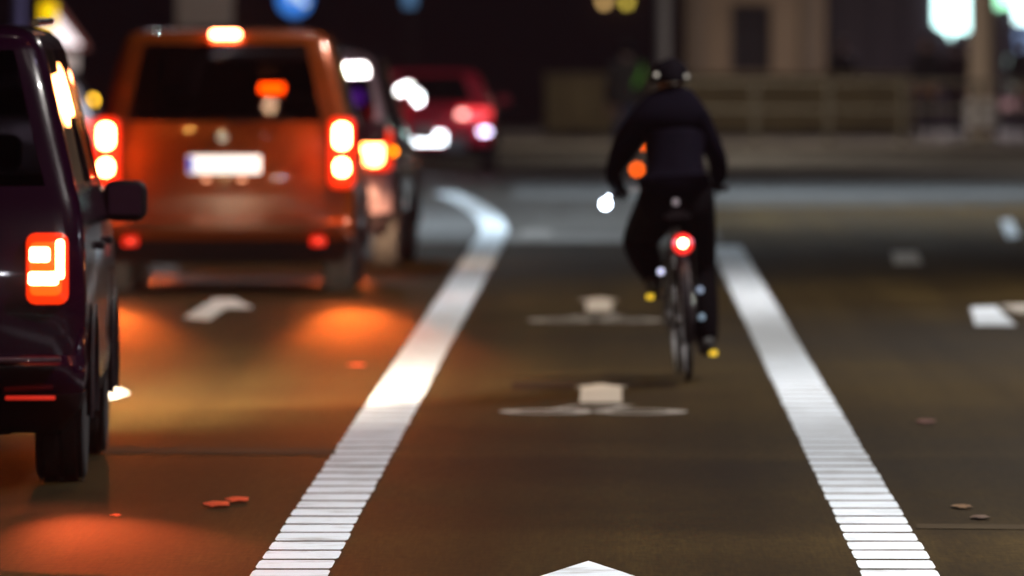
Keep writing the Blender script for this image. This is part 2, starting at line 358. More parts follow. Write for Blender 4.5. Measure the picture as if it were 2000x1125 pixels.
def van(name, loc, rz, paint, glasses, yscale=1., rear_win=.88, grooves=False):
    root = empty(name, loc, rz)
    rc = [-1, -rear_win, -.6, -.3, 0, .3, .6, rear_win, 1]
    sc = [0, .06, .28, .31, .52, .55, .74, .78, 1]
    fc = [1, .93, .5, 0, -.5, -.93, -1]
    def win(seg, fa, fb, i):
        if not 12 <= i <= 14: return None
        lo, hi = min(fa, fb), max(fa, fb)
        if seg == 'rear' and lo >= -rear_win - .01 and hi <= rear_win + .01: return ('rear',)
        if seg == 'front' and lo >= -.94 and hi <= .94: return ('front',)
        if seg in ('left', 'right'):
            for a, b in ((.06, .28), (.31, .52), (.55, .74), (.78, 1)):
                if lo >= a - .001 and hi <= b + .001: return ('side', seg, a)
    car_body(root, VAN, rc, sc, fc, win, paint, VAN_ROWMAT, glasses)
    for x in (-.82, .82):
        for y in (.92, 3.92):
            w, arch = wheel(root, x, y, .34, .215, grooves)
            a = obj('wheel_arch', arch, M_black, root, smooth=40); a.location = (math.copysign(.957, x), y, .34)
    for s in (-1, 1):
        bm = bmesh.new(); box(bm, (s * 1.015, 3.62, 1.155), (.20, .12, .185), .05, 3)
        m = obj('side_mirror', bm, M_black, root); bm = bmesh.new(); box(bm, (s * 1.015, 3.556, 1.16), (.15, .006, .135), .002, 1); obj('mirror_glass', bm, mat('mirror_pane', (.035, .012, .024), .12, spec=.3), m)
        bm = bmesh.new(); tube(bm, [(s * .90, 3.66, 1.10), (s * .98, 3.64, 1.11)], [.035, .03]); obj('mirror_arm', bm, M_black, m)
        for y in (1.75, 2.95):
            bm = bmesh.new(); box(bm, (s * .962, y, .99), (.035, .2, .035), .012, 2); obj('door_handle', bm, M_black, root)
    bm = bmesh.new(); box(bm, (0, 2.2, .26), (1.3, 3.4, .10), .04); obj('chassis', bm, M_under, root)
    for x in (-.45, .45):
        bm = bmesh.new(); box(bm, (x, 3.0, .95), (.5, .14, .62), .06); box(bm, (x, 3.02, 1.38), (.24, .09, .16), .04); obj('seat', bm, M_under, root)
    for x in (-.72, .72):
        bm = bmesh.new(); box(bm, (x, 4.66, .80), (.34, .16, .16), .05, 3); obj('headlight', bm, mat('headlight_lens', (.8, .8, .8), .1, em=(1, .95, .85), es=6), root)
    return root

def headlights(parent_loc, rz, y, half, z, power, name, tilt=4.2, size=7.5, col=(1, .78, .50), wide=4.):
    for s in (-1, 1):
        ld = bpy.data.lights.new(name, 'SPOT'); ld.energy = power; ld.spot_size = R(size); ld.spot_blend = 1.; ld.shadow_soft_size = .07; ld.color = col
        o = bpy.data.objects.new(name, ld); COL.objects.link(o)
        v = Matrix.Rotation(R(rz), 3, 'Z') @ Vector((s * half, y, z))
        o.location = Vector(parent_loc) + v; o.rotation_euler = (R(90 - tilt), 0, R(rz)); o.scale = (wide, 1, 1)
def brake_glow(parent_loc, rz, y, half, z, power, name, tilt, size, col=(1, .22, .015), yaw=0, narrow=.3, sides=(-1, 1)):
    """light thrown on the road behind by a lit tail lamp"""
    for s in sides:
        ld = bpy.data.lights.new(name, 'SPOT'); ld.energy = power; ld.spot_size = R(size); ld.spot_blend = 1.; ld.shadow_soft_size = .08; ld.color = col
        o = bpy.data.objects.new(name, ld); COL.objects.link(o)
        v = Matrix.Rotation(R(rz), 3, 'Z') @ Vector((s * half, y, z))
        o.location = Vector(parent_loc) + v; o.rotation_euler = (R(90 - tilt), 0, R(rz + 180 + yaw)); o.scale = (narrow, 1, 1)

# --- orange van ahead
P_orange = mat('copper_orange_paint', (.31, .058, .006), .26, .35, 1., vary=.05, scale=3)
VLOC = at(438, 570, 78.95); VLOC.z = 0
ov = van('orange_van', VLOC, 0, P_orange, {'rear': M_glass, 'side': M_glass_dark, 'front': M_glass})
tag(ov, 'copper orange van braking in the car lane, its rear plate glowing white', 'van', 'vehicles queuing in the car lane')
for s in (-1, 1):
    bm = bmesh.new(); box(bm, (s * .862, .015, 1.04), (.19, .13, .52), .05, 3); lens = obj('tail_light', bm, M_red_lens, ov)
    bm = bmesh.new(); box(bm, (s * .866, -.085, 1.165), (.102, .09, .17), .04, 3); obj('brake_lamp', bm, M_brake, lens)
    bm = bmesh.new(); box(bm, (s * .866, -.085, .935), (.092, .09, .105), .035, 3); obj('turn_lamp', bm, M_brake, lens)
    bm = bmesh.new(); box(bm, (s * .69, -.045, .39), (.11, .05, .06), .012, 2); obj('reflector', bm, M_red_refl, ov)
bm = bmesh.new(); box(bm, (0, .25, 1.912), (.215, .08, .05), .025, 3); obj('high_brake_light', bm, M_brake_top, ov)
bm = bmesh.new(); box(bm, (0, -.028, .955), (.54, .03, .135), .012, 2); npl = obj('number_plate', bm, mat('plate_glow', (.85, .85, .84), .4, em=(1, .93, .82), es=1.5, vary=.02), ov)  # plate glow stands for headlights thrown back by it
bm = bmesh.new(); box(bm, (-.246, -.046, .955), (.045, .006, .115)); obj('country_band', bm, mat('plate_blue', (.02, .06, .55), .4, em=(.1, .2, 1), es=.5), npl, smooth=0)
bm = bmesh.new(); box(bm, (0, -.015, 1.055), (.62, .05, .045), .015, 2); obj('plate_trim', bm, P_orange, ov)
bm = bmesh.new(); lathe(bm, [(0, -.022), (.045, -.02), (.055, 0), (.055, .03), (0, .03)], 24, 'Y', (-.015, .02, 1.165), False); obj('badge', bm, M_chrome, ov)
for x in (-.13, .13):
    bm = bmesh.new(); box(bm, (x, -.03, .845), (.05, .03, .022), .008); obj('plate_glint', bm, mat('plate_glint', (.8, .6, .4), .3, em=(1, .42, .22), es=2.2), ov)  # glowing bits below the plate imitate mirrored headlights
bm = bmesh.new(); box(bm, (0, -.03, .535), (1.5, .04, .018), .006); obj('bumper_strip', bm, mat('bumper_crease', (.30, .12, .06), .25, .3, 1.), ov)
bm = bmesh.new(); tube(bm, [(.02, .06, 1.275), (.28, .04, 1.285), (.52, .05, 1.30)], .010, 6); obj('wiper', bm, M_black, ov)
headlights(VLOC, 0, 4.98, .72, .78, 6000, 'van_headlight', 7, 11, (1, .60, .32))
brake_glow(VLOC, 0, -.12, .86, 1.05, 2000, 'brake_light_beam', 6, 20, (1, .15, .016), 2.5, .36)
brake_glow(VLOC, 0, -.12, .86, 1.05, 160, 'brake_light_beam', 12, 50, (1, .15, .016), 2.5, .3)
brake_glow((-2.74, 88, 0), -2.0, -.12, .76, .95, 600, 'brake_light_beam', 8, 26, (1, .15, .02))

# --- dark van in the left foreground
P_plum = mat('dark_plum_paint', (.012, .0010, .0085), .22, 0., .5, vary=.1, scale=3, spec=.25)
NLOC = Vector((-3.16, 45.0, 0)); NRZ = 1.0
nv = van('dark_van', NLOC, NRZ, P_plum, {'rear': M_glass_dark, 'side': M_glass_dark, 'front': M_glass}, rear_win=.95, grooves=True)
tag(nv, 'dark plum van cut off by the left edge, nearest vehicle, angular lit tail lamp', 'van', 'vehicles queuing in the car lane')
for s in (-1, 1):
    bm = bmesh.new(); box(bm, (s * .79, .02, .925), (.178, .11, .30), .04, 3); hs_ = obj('tail_light', bm, M_red_lens, nv)
    bm = bmesh.new(); box(bm, (s * .785, .012, .925), (.14, .12, .235), .03, 3); lens = obj('tail_lens', bm, M_led_lens, hs_)
    bm = bmesh.new(); box(bm, (s * .76, -.05, .985), (.085, .03, .062), .012, 2); obj('brake_lamp', bm, M_near, hs_)
    bm = bmesh.new(); box(bm, (s * .775, -.05, .885), (.125, .03, .055), .012, 2); obj('tail_lamp', bm, M_near, hs_)
    bm = bmesh.new(); box(bm, (s * .845, -.045, .965), (.035, .04, .165), .012, 2); obj('side_lamp', bm, M_near, hs_)
    bm = bmesh.new(); box(bm, (s * .72, -.03, .385), (.21, .03, .018), .005, 2); obj('reflector', bm, mat('red_strip', (.5, .02, .01), .2, em=(1, .04, .02), es=.35), nv)
bm = bmesh.new(); box(bm, (0, -.05, .545), (1.7, .07, .02), .008); obj('bumper_step', bm, mat('bumper_step', (.05, .02, .03), .35, coat=.5), nv)
bm = bmesh.new(); box(bm, (0, -.01, .955), (.52, .02, .11), .008); obj('number_plate', bm, MATS['plate_glow'], nv)
for s in (-1, 1):
    bm = bmesh.new(); tube(bm, [(s * .715, .7, 1.955), (s * .715, 2.6, 1.965)], .018, 8); obj('roof_rail', bm, M_chrome, nv)
headlights(NLOC, NRZ, 4.98, .72, .75, 95000, 'dark_van_headlight', 5.4, 10, (1, .80, .53))
for p_, t_, z_ in ((20000, 7, 13.5), (8000, 9.5, 18.5), (2500, 13, 26), (600, 17, 40)): headlights(NLOC, NRZ, 4.98, .72, .75, p_, 'dark_van_headlight', t_, z_, (1, .80, .53), 2.2)
brake_glow(NLOC, NRZ, -.12, .80, .95, 420, 'brake_light_beam', 9, 34, (1, .12, .028), 6, .42)
brake_glow(NLOC, NRZ, -.12, .80, .95, 45, 'brake_light_beam', 14, 80, (1, .12, .028), 6, .3)

# --- generic passenger cars
def car(name, loc, rz, paint, prof, wy, wr, rear_win=.84, glasses=None, wrow=(5, 7), halfw=.8):
    root = empty(name, loc, rz)
    rc = [-1, -rear_win, -.45, 0, .45, rear_win, 1]; sc = [0, .1, .42, .46, .8, 1]; fc = [1, .92, .4, -.4, -.92, -1]
    def win(seg, fa, fb, i):
        if not wrow[0] <= i <= wrow[1]: return None
        lo, hi = min(fa, fb), max(fa, fb)
        if seg == 'rear' and lo >= -rear_win - .01 and hi <= rear_win + .01: return ('rear',)
        if seg == 'front' and lo >= -.93 and hi <= .93: return ('front',)
        if seg in ('left', 'right'):
            for a, b in ((.1, .42), (.46, .8)):
                if lo >= a - .001 and hi <= b + .001: return ('side', seg, a)
    car_body(root, prof, rc, sc, fc, win, paint, [1] + [0] * 30, glasses or {'rear': M_glass, 'side': M_glass_dark, 'front': M_glass})
    hw = max(p[1] for p in prof)
    for s in (-1, 1):
        for y in wy:
            w, arch = wheel(root, s * (hw - .105), y, wr, .21)
            a = obj('wheel_arch', arch, M_black, root, smooth=40); a.location = (s * hw, y, wr)
        bm = bmesh.new(); box(bm, (s * (hw + .10), wy[1] - .75, prof[4][0] + .07), (.19, .1, .13), .04, 3); obj('side_mirror', bm, paint, root)
        for y in (wy[0] + .55, wy[0] + 1.5):
            bm = bmesh.new(); box(bm, (s * (hw + .003), y, prof[3][0] + .05), (.03, .18, .03), .01, 2); obj('door_handle', bm, M_chrome, root)
    return root

SUV = [(.28, .82, .14, 4.2, .1, .25), (.45, .90, .0, 4.42, .12, .3), (.62, .915, -.02, 4.45, .13, .3), (.85, .915, .0, 4.42, .14, .3), (1.02, .90, .05, 3.7, .14, .28), (1.10, .885, .09, 3.2, .14, .22), (1.30, .83, .17, 2.95, .07, .2), (1.54, .77, .28, 2.65, .06, .18), (1.70, .73, .38, 2.35, .06, .18), (1.76, .64, .48, 2.2, .16, .16), (1.79, .45, .7, 1.9, .15, .15)]
P_silver = mat('silver_white_paint', (.30, .19, .22), .28, .35, 1., vary=.05)
SLOC = Vector((-2.71, 88.0, 0))
sv = car('silver_suv', SLOC, -2.0, P_silver, SUV, (.8, 3.45), .35, .985)
tag(sv, 'pale silver car half hidden in front of the orange van, white-hot tail lamp', 'car', 'vehicles queuing in the car lane')
for s in (-1, 1):
    bm = bmesh.new(); box(bm, (s * .80, .045, .97), (.19, .16, .34), .04, 3); l = obj('tail_light', bm, M_red_lens, sv)
    bm = bmesh.new(); box(bm, (s * .76, -.05, .945), (.13, .03, .20), .05, 3); obj('brake_lamp', bm, M_brake_far, l)
    bm = bmesh.new(); box(bm, (s * .905, .09, .955), (.05, .07, .05), .02, 3); obj('marker_reflector', bm, M_amber, l)  # orange reflector, its glow stands for light thrown back
bm = bmesh.new(); box(bm, (-.10, .22, 1.47), (.20, .10, .075), .02, 2); obj('high_brake_light', bm, mat('high_lamp_red', (.6, .03, .02), .3, em=(1, .06, .0), es=60), sv)
bm = bmesh.new(); box(bm, (0, -.03, .72), (.52, .02, .11), .006); obj('number_plate', bm, MATS['plate_glow'], sv)

HATCH = [(.22, .78, .12, 3.95, .1, .25), (.40, .86, .0, 4.1, .12, .3), (.58, .885, -.03, 4.12, .14, .3), (.78, .885, .0, 4.05, .14, .3), (.92, .87, .06, 3.4, .14, .28), (.98, .855, .10, 3.0, .14, .22), (1.12, .80, .24, 2.75, .14, .2), (1.26, .73, .40, 2.5, .14, .18), (1.36, .67, .54, 2.25, .14, .18), (1.41, .6, .66, 2.1, .15, .15), (1.43, .42, .85, 1.85, .13, .13)]
P_red = mat('dark_red_paint', (.60, .008, .04), .3, .2, 1., vary=.05)
RLOC = Vector((-2.52, 147.3, 0))
rh = car('red_car', RLOC, 0, P_red, HATCH, (.75, 3.25), .31)
tag(rh, 'dark red hatchback with lit number plate out in the junction', 'car')
for s in (-1, 1):
    bm = bmesh.new(); box(bm, (s * .62, .0, .84), (.46, .12, .13), .04, 3); l = obj('tail_light', bm, mat('far_red_lens', (.6, .02, .02), .2, em=(1, .05, .06), es=1.6), rh)
    bm = bmesh.new(); box(bm, (s * .45, -.075, .825), (.12, .03, .06), .02, 2); obj('lamp_insert', bm, mat('pale_lamp', (.8, .5, .45), .3, em=(1, .55, .5), es=4), l)
    bm = bmesh.new(); box(bm, (s * .76, -.08, .59), (.14, .05, .06), .02, 3); obj('bumper_glint', bm, mat('violet_white_glow', (.8, .8, .9), .2, em=(.72, .68, 1), es=9), rh)  # glowing blocks imitate a violet-white reflection on the bumper
bm = bmesh.new(); box(bm, (.0, -.06, .50), (.42, .03, .14), .02, 2); obj('number_plate', bm, mat('lit_plate', (.85, .88, .9), .4, em=(.82, .93, 1), es=7), rh)
bm = bmesh.new(); box(bm, (.36, -.045, .42), (.3, .03, .2), .03, 2); obj('bumper_insert', bm, mat('bumper_grey', (.32, .31, .36), .35, coat=.4), rh)

P_pale = mat('pale_pink_silver', (.52, .44, .48), .3, .3, 1., vary=.05)
pc = car('pale_car', (-6.62, 118.5, 0), 0, P_pale, HATCH, (.75, 3.25), .31)
tag(pc, 'pale car glimpsed between the dark van and the orange van, red tail lamp', 'car')
for s in (-1, 1):
    bm = bmesh.new(); box(bm, (s * .70, .0, .88), (.34, .14, .14), .04, 3); obj('tail_light', bm, mat('red_lamp_soft', (.6, .03, .02), .2, em=(1, .07, .03), es=2.6), pc)

# ------------------------------------------------------------------ people
def skinned(name, nodes, edges, m, parent, root, levels=2, matfun=None):
    me = bpy.data.meshes.new(name + '_cage'); keys = list(nodes); idx = {k: i for i, k in enumerate(keys)}
    me.from_pydata([nodes[k][0] for k in keys], [(idx[a], idx[b]) for a, b in edges], [])
    o = bpy.data.objects.new('cage', me); COL.objects.link(o)
    sk = o.modifiers.new('Skin', 'SKIN'); sk.use_smooth_shade = True
    for i, k in enumerate(keys):
        r = nodes[k][1]; r = r if isinstance(r, tuple) else (r, r)
        me.skin_vertices[0].data[i].radius = r; me.skin_vertices[0].data[i].use_root = (k == root)
    sb = o.modifiers.new('Sub', 'SUBSURF'); sb.levels = levels; sb.render_levels = levels
    dg = bpy.context.evaluated_depsgraph_get(); dg.update()
    nm = bpy.data.meshes.new_from_object(o.evaluated_get(dg)); nm.name = name
    bpy.data.objects.remove(o); bpy.data.meshes.remove(me)
    nm.materials.clear()
    for p in nm.polygons: p.use_smooth = True
    r = link(name, nm, m, parent)
    if matfun:
        for p in nm.polygons: p.material_index = matfun(p.center)
    return r

M_skin = mat('skin', (.36, .2, .14), .5)
def person(root, J, clothes, hair, shoe, extra=None):
    """J: joint positions (local). clothes: (jacket, trousers)."""
    jk, tr = clothes
    n = {}; e = []
    def add(k, p, r, to=None):
        n[k] = (tuple(p), r)
        if to: e.append((to, k))
    V = Vector
    pel, ch, nk, hd = V(J['pelvis']), V(J['chest']), V(J['neck']), V(J['head'])
    add('pelvis', pel, (.135, .105)); add('waist', pel.lerp(ch, .45), (.125, .10), 'pelvis'); add('chest', ch, (.15, .115), 'waist')
    add('neck', nk, .055, 'chest'); fwd = V(J.get('face', (0, 1, 0)))
    add('jaw', hd + fwd * .02 - V((0, 0, .06)), .072, 'neck'); add('head', hd + V((0, 0, .02)), .092, 'jaw'); add('crown', hd + V((0, 0, .085)) - fwd * .01, .07, 'head')
    add('nose', hd + fwd * .105 - V((0, 0, .01)), .016, 'head')
    for s, t in ((-1, 'l'), (1, 'r')):
        add('sh' + t, V(J['sh' + t]).lerp(ch, .18), .052, 'chest'); add('el' + t, J['el' + t], .046, 'sh' + t); add('wr' + t, J['wr' + t], .032, 'el' + t)
        w = V(J['wr' + t]); el = V(J['el' + t]); d = V(J.get('hd' + t, tuple((w - el).normalized()))); d.normalize()
        side = V((1, 0, 0)) if abs(d.x) < .8 else V((0, 1, 0)); curl = V(J.get('curl', (0, 0, -1)))
        pm = w + d * .06; add('pm' + t, pm, (.036, .02), 'wr' + t)
        for q, (off, ln) in enumerate(((-.030, .062), (-.010, .074), (.011, .068), (.031, .052))):
            b = pm + d * .035 + side * off * s; add(f'f{q}' + t, b, .0095, 'pm' + t); m_ = b + d * ln * .45 + curl * ln * .25; add(f'g{q}' + t, m_, .0088, f'f{q}' + t); add(f'h{q}' + t, m_ + d * ln * .05 + curl * ln * .5, .0078, f'g{q}' + t)
        b = w + d * .03 - side * s * .038; add('th' + t, b, .011, 'wr' + t); add('ti' + t, b + d * .035 - side * s * .012 + curl * .022, .009, 'th' + t)
        lk = J.get('leg', 1.); add('hip' + t, J['hip' + t], .094 * lk, 'pelvis'); add('kn' + t, J['kn' + t], .066 * lk, 'hip' + t); an = V(J['an' + t]); kn = V(J['kn' + t])
        add('cf' + t, kn.lerp(an, .35) + V((0, -.015, 0)), .062 * lk, 'kn' + t); add('an' + t, an, .043 * lk, 'cf' + t)
        f = V(J.get('foot', (0, 1, 0))); add('ft' + t, an + f * .13 + V((0, 0, -.045)), (.035, .03), 'an' + t)
    def mf(c):
        if J.get('glove') and c.z < nk.z - .02: return 1
        return 0 if (c.z > nk.z - .02) else (1 if c.z < pel.z + .12 and abs(c.x - pel.x) < .6 and not any((c - V(J[k])).length < .24 for k in ('wrl', 'wrr')) else 0)
    body = skinned('body', n, e, [M_skin, tr], root, 'pelvis', 2, mf)
    # jacket over torso and arms
    a = {}; b = []
    def addj(k, p, r, to=None):
        a[k] = (tuple(p), r)
        if to: b.append((to, k))
    addj('hem', pel + (pel - ch) * .10, J.get('hemr', (.20, .15))); addj('hip', pel + (ch - pel) * .15, (.20, .155), 'hem'); tw = J.get('tw', 1); addj('waist', pel.lerp(ch, .5), (.205 * tw, .15), 'hip'); addj('chest', ch, (.205 * tw, .155), 'waist'); addj('up', ch.lerp(nk, .5), (.15, .12), 'chest'); addj('collar', nk + (nk - ch) * J.get('collar', .12), J.get('collr', .082), 'up')
    for t in 'lr':
        s_, l_, w_ = V(J['sh' + t]), V(J['el' + t]), V(J['wr' + t])
        addj('s' + t, s_, .104, 'up'); mk = 'md' + t in J; addj('m' + t, J['mdl'] if mk else s_.lerp(l_, .55), .050 if mk else .080 * J.get('slv', 1), 's' + t); addj('e' + t, l_, (.052 if mk else .070) * J.get('slv', 1), 'm' + t); addj('w' + t, l_.lerp(w_, .93), .050, 'e' + t)
    skinned('jacket', a, b, jk, root, 'waist', 2)
    for s in (-1, 1):
        side = fwd.cross(V((0, 0, 1))).normalized()
        bm = bmesh.new(); lathe(bm, [(0, -.012), (.010, -.006), (.012, 0), (.010, .006), (0, .012)], 12, 'Y', tuple(hd + fwd * .088 + side * s * .032 + V((0, 0, .012))), False); obj('eye', bm, mat('eye', (.5, .5, .5), .2), root)
    if hair:
        bm = bmesh.new(); bmesh.ops.create_uvsphere(bm, u_segments=20, v_segments=12, radius=.115)
        bmesh.ops.delete(bm, geom=[v for v in bm.verts if v.co.z < -.035 + .05 * V(v.co).dot(fwd) / .115], context='VERTS')
        for v in bm.verts: v.co += Vector((random.uniform(-1, 1), random.uniform(-1, 1), random.uniform(-1, 1))) * .004
        bmesh.ops.translate(bm, vec=hd + V((0, 0, .04)) - fwd * .012, verts=bm.verts); obj('hair', bm, hair, root)
    for t in 'lr':
        an = V(J['an' + t]); f = V(J.get('foot', (0, 1, 0)))
        sh = {'h': (tuple(an + f * -.035 + V((0, 0, -.05))), (.042, .038)), 'm': (tuple(an + f * .07 + V((0, 0, -.055))), (.048, .038)), 't': (tuple(an + f * .165 + V((0, 0, -.07))), (.046, .028)), 'c': (tuple(an + V((0, 0, .01))), .05)}
        skinned('shoe', sh, [('m', 'h'), ('m', 't'), ('h', 'c')], shoe, root, 'm', 2)
    return body

# --- bicycle and its rider
BX, BY, BRZ, BRY = .414, 59.1, 2.6, -3.2
bk = empty('bicycle', (BX, BY, 0), BRZ, BRY)
tag(bk, 'dark city bicycle ridden up the cycle lane, round red rear lamp lit', 'bicycle')
M_frame = mat('bike_frame', (.015, .015, .018), .35, .2, .6)
def bike_wheel(y):
    bm = bmesh.new(); lathe(bm, [(.326 + .019 * math.cos(a), .019 * math.sin(a)) for a in [2 * math.pi * k / 10 for k in range(10)]], 60); w = obj('wheel', bm, M_tyre, bk); w.location = (0, y, .345)
    bm = bmesh.new(); lathe(bm, [(.312, -.011), (.300, -.010), (.300, .010), (.312, .011)], 60); obj('rim', bm, M_rim, w)
    bm = bmesh.new()
    for k in range(24):
        a = 2 * math.pi * k / 24; tube(bm, [((-1) ** k * .025, math.cos(a + .3) * .02, math.sin(a + .3) * .02), (0, math.cos(a) * .301, math.sin(a) * .301)], .0012, 4, False)
    tube(bm, [(-.05, 0, 0), (.05, 0, 0)], .018, 12); obj('spokes', bm, M_rim, w)
bike_wheel(.0); bike_wheel(1.08)
bb = (0, .47, .30)
bm = bmesh.new()
tube(bm, [bb, (0, .30, .80)], .016); tube(bm, [(0, .32, .74), (0, .90, .83)], .015); tube(bm, [bb, (0, .93, .72)], .018); tube(bm, [(0, .955, .64), (0, .90, .93)], .018)
for s in (-1, 1):
    tube(bm, [(s * .04, .47, .30), (s * .058, 0, .345)], .009); tube(bm, [(s * .03, .31, .76), (s * .058, 0, .345)], .008)
obj('frame', bm, M_frame, bk)
bm = bmesh.new()
for s in (-1, 1): tube(bm, [(s * .045, .96, .66), (s * .05, 1.0, .52), (s * .05, 1.08, .345)], [.013, .012, .009])
tube(bm, [(-.05, .958, .66), (.05, .958, .66)], .014); obj('fork', bm, M_frame, bk)
bm = bmesh.new(); tube(bm, [(0, .90, .92), (0, .905, 1.03)], .013); tube(bm, [(-.33, .80, 1.03), (-.2, .90, 1.05), (-.1, .93, 1.04), (.1, .93, 1.04), (.19, .90, 1.05), (.31, .80, 1.03)], .012); hb = obj('handlebar', bm, M_steel, bk)
for s in (-1, 1):
    bm = bmesh.new(); k_ = .335 if s < 0 else .315; tube(bm, [(s * k_, .797, 1.03), (s * (k_ - .09), .866, 1.042)], .0165); obj('grip', bm, M_black, hb)
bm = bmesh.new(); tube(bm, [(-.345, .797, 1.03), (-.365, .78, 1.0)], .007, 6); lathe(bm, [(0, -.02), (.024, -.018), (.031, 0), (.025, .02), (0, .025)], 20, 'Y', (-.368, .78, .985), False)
obj('bar_end_mirror', bm, mat('mirror_glow', (.8, .85, .9), .2, em=(.75, .85, 1), es=16), hb)  # mirror on the bar end, its glow stands for reflected headlights
bm = bmesh.new()
prof = [(-.07, -.03), (-.08, .02), (-.05, .12), (-.02, .2), (-.012, .27)]
rows = []
for hx, y in prof:
    rows.append([bm.verts.new((hx * t, .20 + y, .935 - .03 * t * t + .01 * (y < 0))) for t in (-1, -.5, 0, .5, 1)] + [bm.verts.new((hx * t * .8, .20 + y, .895)) for t in (1, 0, -1)])
for a, b in zip(rows, rows[1:]):
    for k in range(8): bm.faces.new((a[k], a[(k + 1) % 8], b[(k + 1) % 8], b[k]))
bm.faces.new(rows[0]); bm.faces.new(rows[-1][::-1]); sd = obj('saddle', bm, M_black, bk)
bm = bmesh.new(); tube(bm, [(0, .30, .80), (0, .265, .91)], .013); obj('seat_post', bm, M_steel, sd)
for y, a0, a1, nm in ((0, 20, 200, 'mudguard'), (1.08, 40, 190, 'mudguard')):
    bm = bmesh.new(); prev = None
    for k in range(19):
        a = R(a0 + (a1 - a0) * k / 18); rr = .372
        q = [bm.verts.new((x, y + math.cos(a) * (rr - abs(x) * .35), .345 + math.sin(a) * (rr - abs(x) * .35))) for x in (-.03, -.015, .015, .03)]
        if prev:
            for i in range(3): bm.faces.new((prev[i], prev[i + 1], q[i + 1], q[i]))
        prev = q
    obj(nm, bm, M_black, bk)
bm = bmesh.new()
for s in (-1, 1): tube(bm, [(s * .065, .25, .74), (s * .065, -.17, .745)], .006, 6); tube(bm, [(s * .058, 0, .345), (s * .065, -.1, .74)], .006, 6)
for y in (-.17, -.05, .08, .2): tube(bm, [(-.065, y, .743), (.065, y, .743)], .005, 6)
obj('rack', bm, M_frame, bk)
bm = bmesh.new(); lathe(bm, [(0, -.02), (.040, -.016), (.055, 0), (.055, .015), (0, .02)], 28, 'Y', (0, -.19, .76), False); rl = obj('rear_light', bm, mat('bike_red_lens', (.6, .01, .01), .15, coat=.6, em=(1, .03, .02), es=1.5), bk)
bm = bmesh.new(); lathe(bm, [(0, -.028), (.016, -.025), (.02, 0), (0, .0)], 20, 'Y', (0, -.20, .765), False); obj('lamp_bulb', bm, mat('bike_bulb', (.8, .4, .3), .2, em=(1, .45, .18), es=55), rl)
for s in (-1, 1):
    bm = bmesh.new(); box(bm, (s * .04, -.208, .772), (.03, .012, .025), .006); obj('reflector', bm, mat('pink_reflector', (.8, .2, .3), .2, em=(1, .2, .3), es=1.1), rl)
bm = bmesh.new(); tube(bm, [(-.08, .47, .30), (.08, .47, .30)], .02); lathe(bm, [(.085, .045), (.09, .048), (.085, .052), (.0, .05)], 30, 'X', (0, .47, .30), False); cr = obj('crankset', bm, M_steel, bk)
for s, dz in ((1, -1), (-1, 1)):
    bm = bmesh.new(); tube(bm, [(s * .08, .47, .30), (s * .09, .47 + .02 * dz, .30 + dz * .165)], [.014, .010]); obj('crank_arm', bm, M_steel, cr)
    bm = bmesh.new(); box(bm, (s * .145, .47 + .02 * dz, .30 + dz * .165), (.085, .08, .022), .006); pd = obj('pedal', bm, M_black, cr)
    bm = bmesh.new(); box(bm, (s * .165, .426 + .02 * dz, .30 + dz * .165), (.04, .008, .026), .003); obj('pedal_reflector', bm, mat('yellow_reflector', (.7, .45, .03), .3, em=(.85, .55, .03), es=1.3), pd)
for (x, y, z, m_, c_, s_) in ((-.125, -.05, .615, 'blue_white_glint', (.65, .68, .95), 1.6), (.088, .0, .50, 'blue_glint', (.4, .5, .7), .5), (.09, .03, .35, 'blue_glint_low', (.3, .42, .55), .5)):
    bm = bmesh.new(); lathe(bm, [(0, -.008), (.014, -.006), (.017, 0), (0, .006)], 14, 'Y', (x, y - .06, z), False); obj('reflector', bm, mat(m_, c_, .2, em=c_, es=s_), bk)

rd = empty('person', (BX, BY, 0), BRZ, BRY)
tag(rd, 'cyclist in dark navy jacket and black helmet riding away up the cycle lane', 'person')
J1 = dict(pelvis=(0, .30, 1.0), chest=(.028, .50, 1.36), neck=(.02, .57, 1.54), head=(.025, .61, 1.645), face=(0, 1, 0),
          shl=(-.155, .52, 1.43), shr=(.155, .52, 1.43), ell=(-.335, .60, 1.15), elr=(.265, .60, 1.20), wrl=(-.29, .77, 1.06), wrr=(.265, .78, 1.06), hdl=(.1, 1, -.1), hdr=(-.1, 1, -.1),
          hipl=(-.09, .33, .97), hipr=(.09, .33, .97), knl=(-.20, .72, .76), knr=(.115, .60, .60), anl=(-.14, .45, .57), anr=(.135, .42, .22), foot=(0, 1, 0), hemr=(.20, .17), leg=1.62, collar=.52, collr=.088, slv=.84, glove=1, tw=.84, mdl=(-.285, .57, 1.305))
M_navy = mat('navy_jacket', (.0030, .0022, .0058), .85, vary=.25, scale=14, spec=.03); M_trous = mat('black_trousers', (.003, .0022, .003), .85, spec=.03); M_shoe = mat('black_shoe', (.012, .011, .012), .6)
person(rd, J1, (M_navy, M_trous), None, M_shoe)
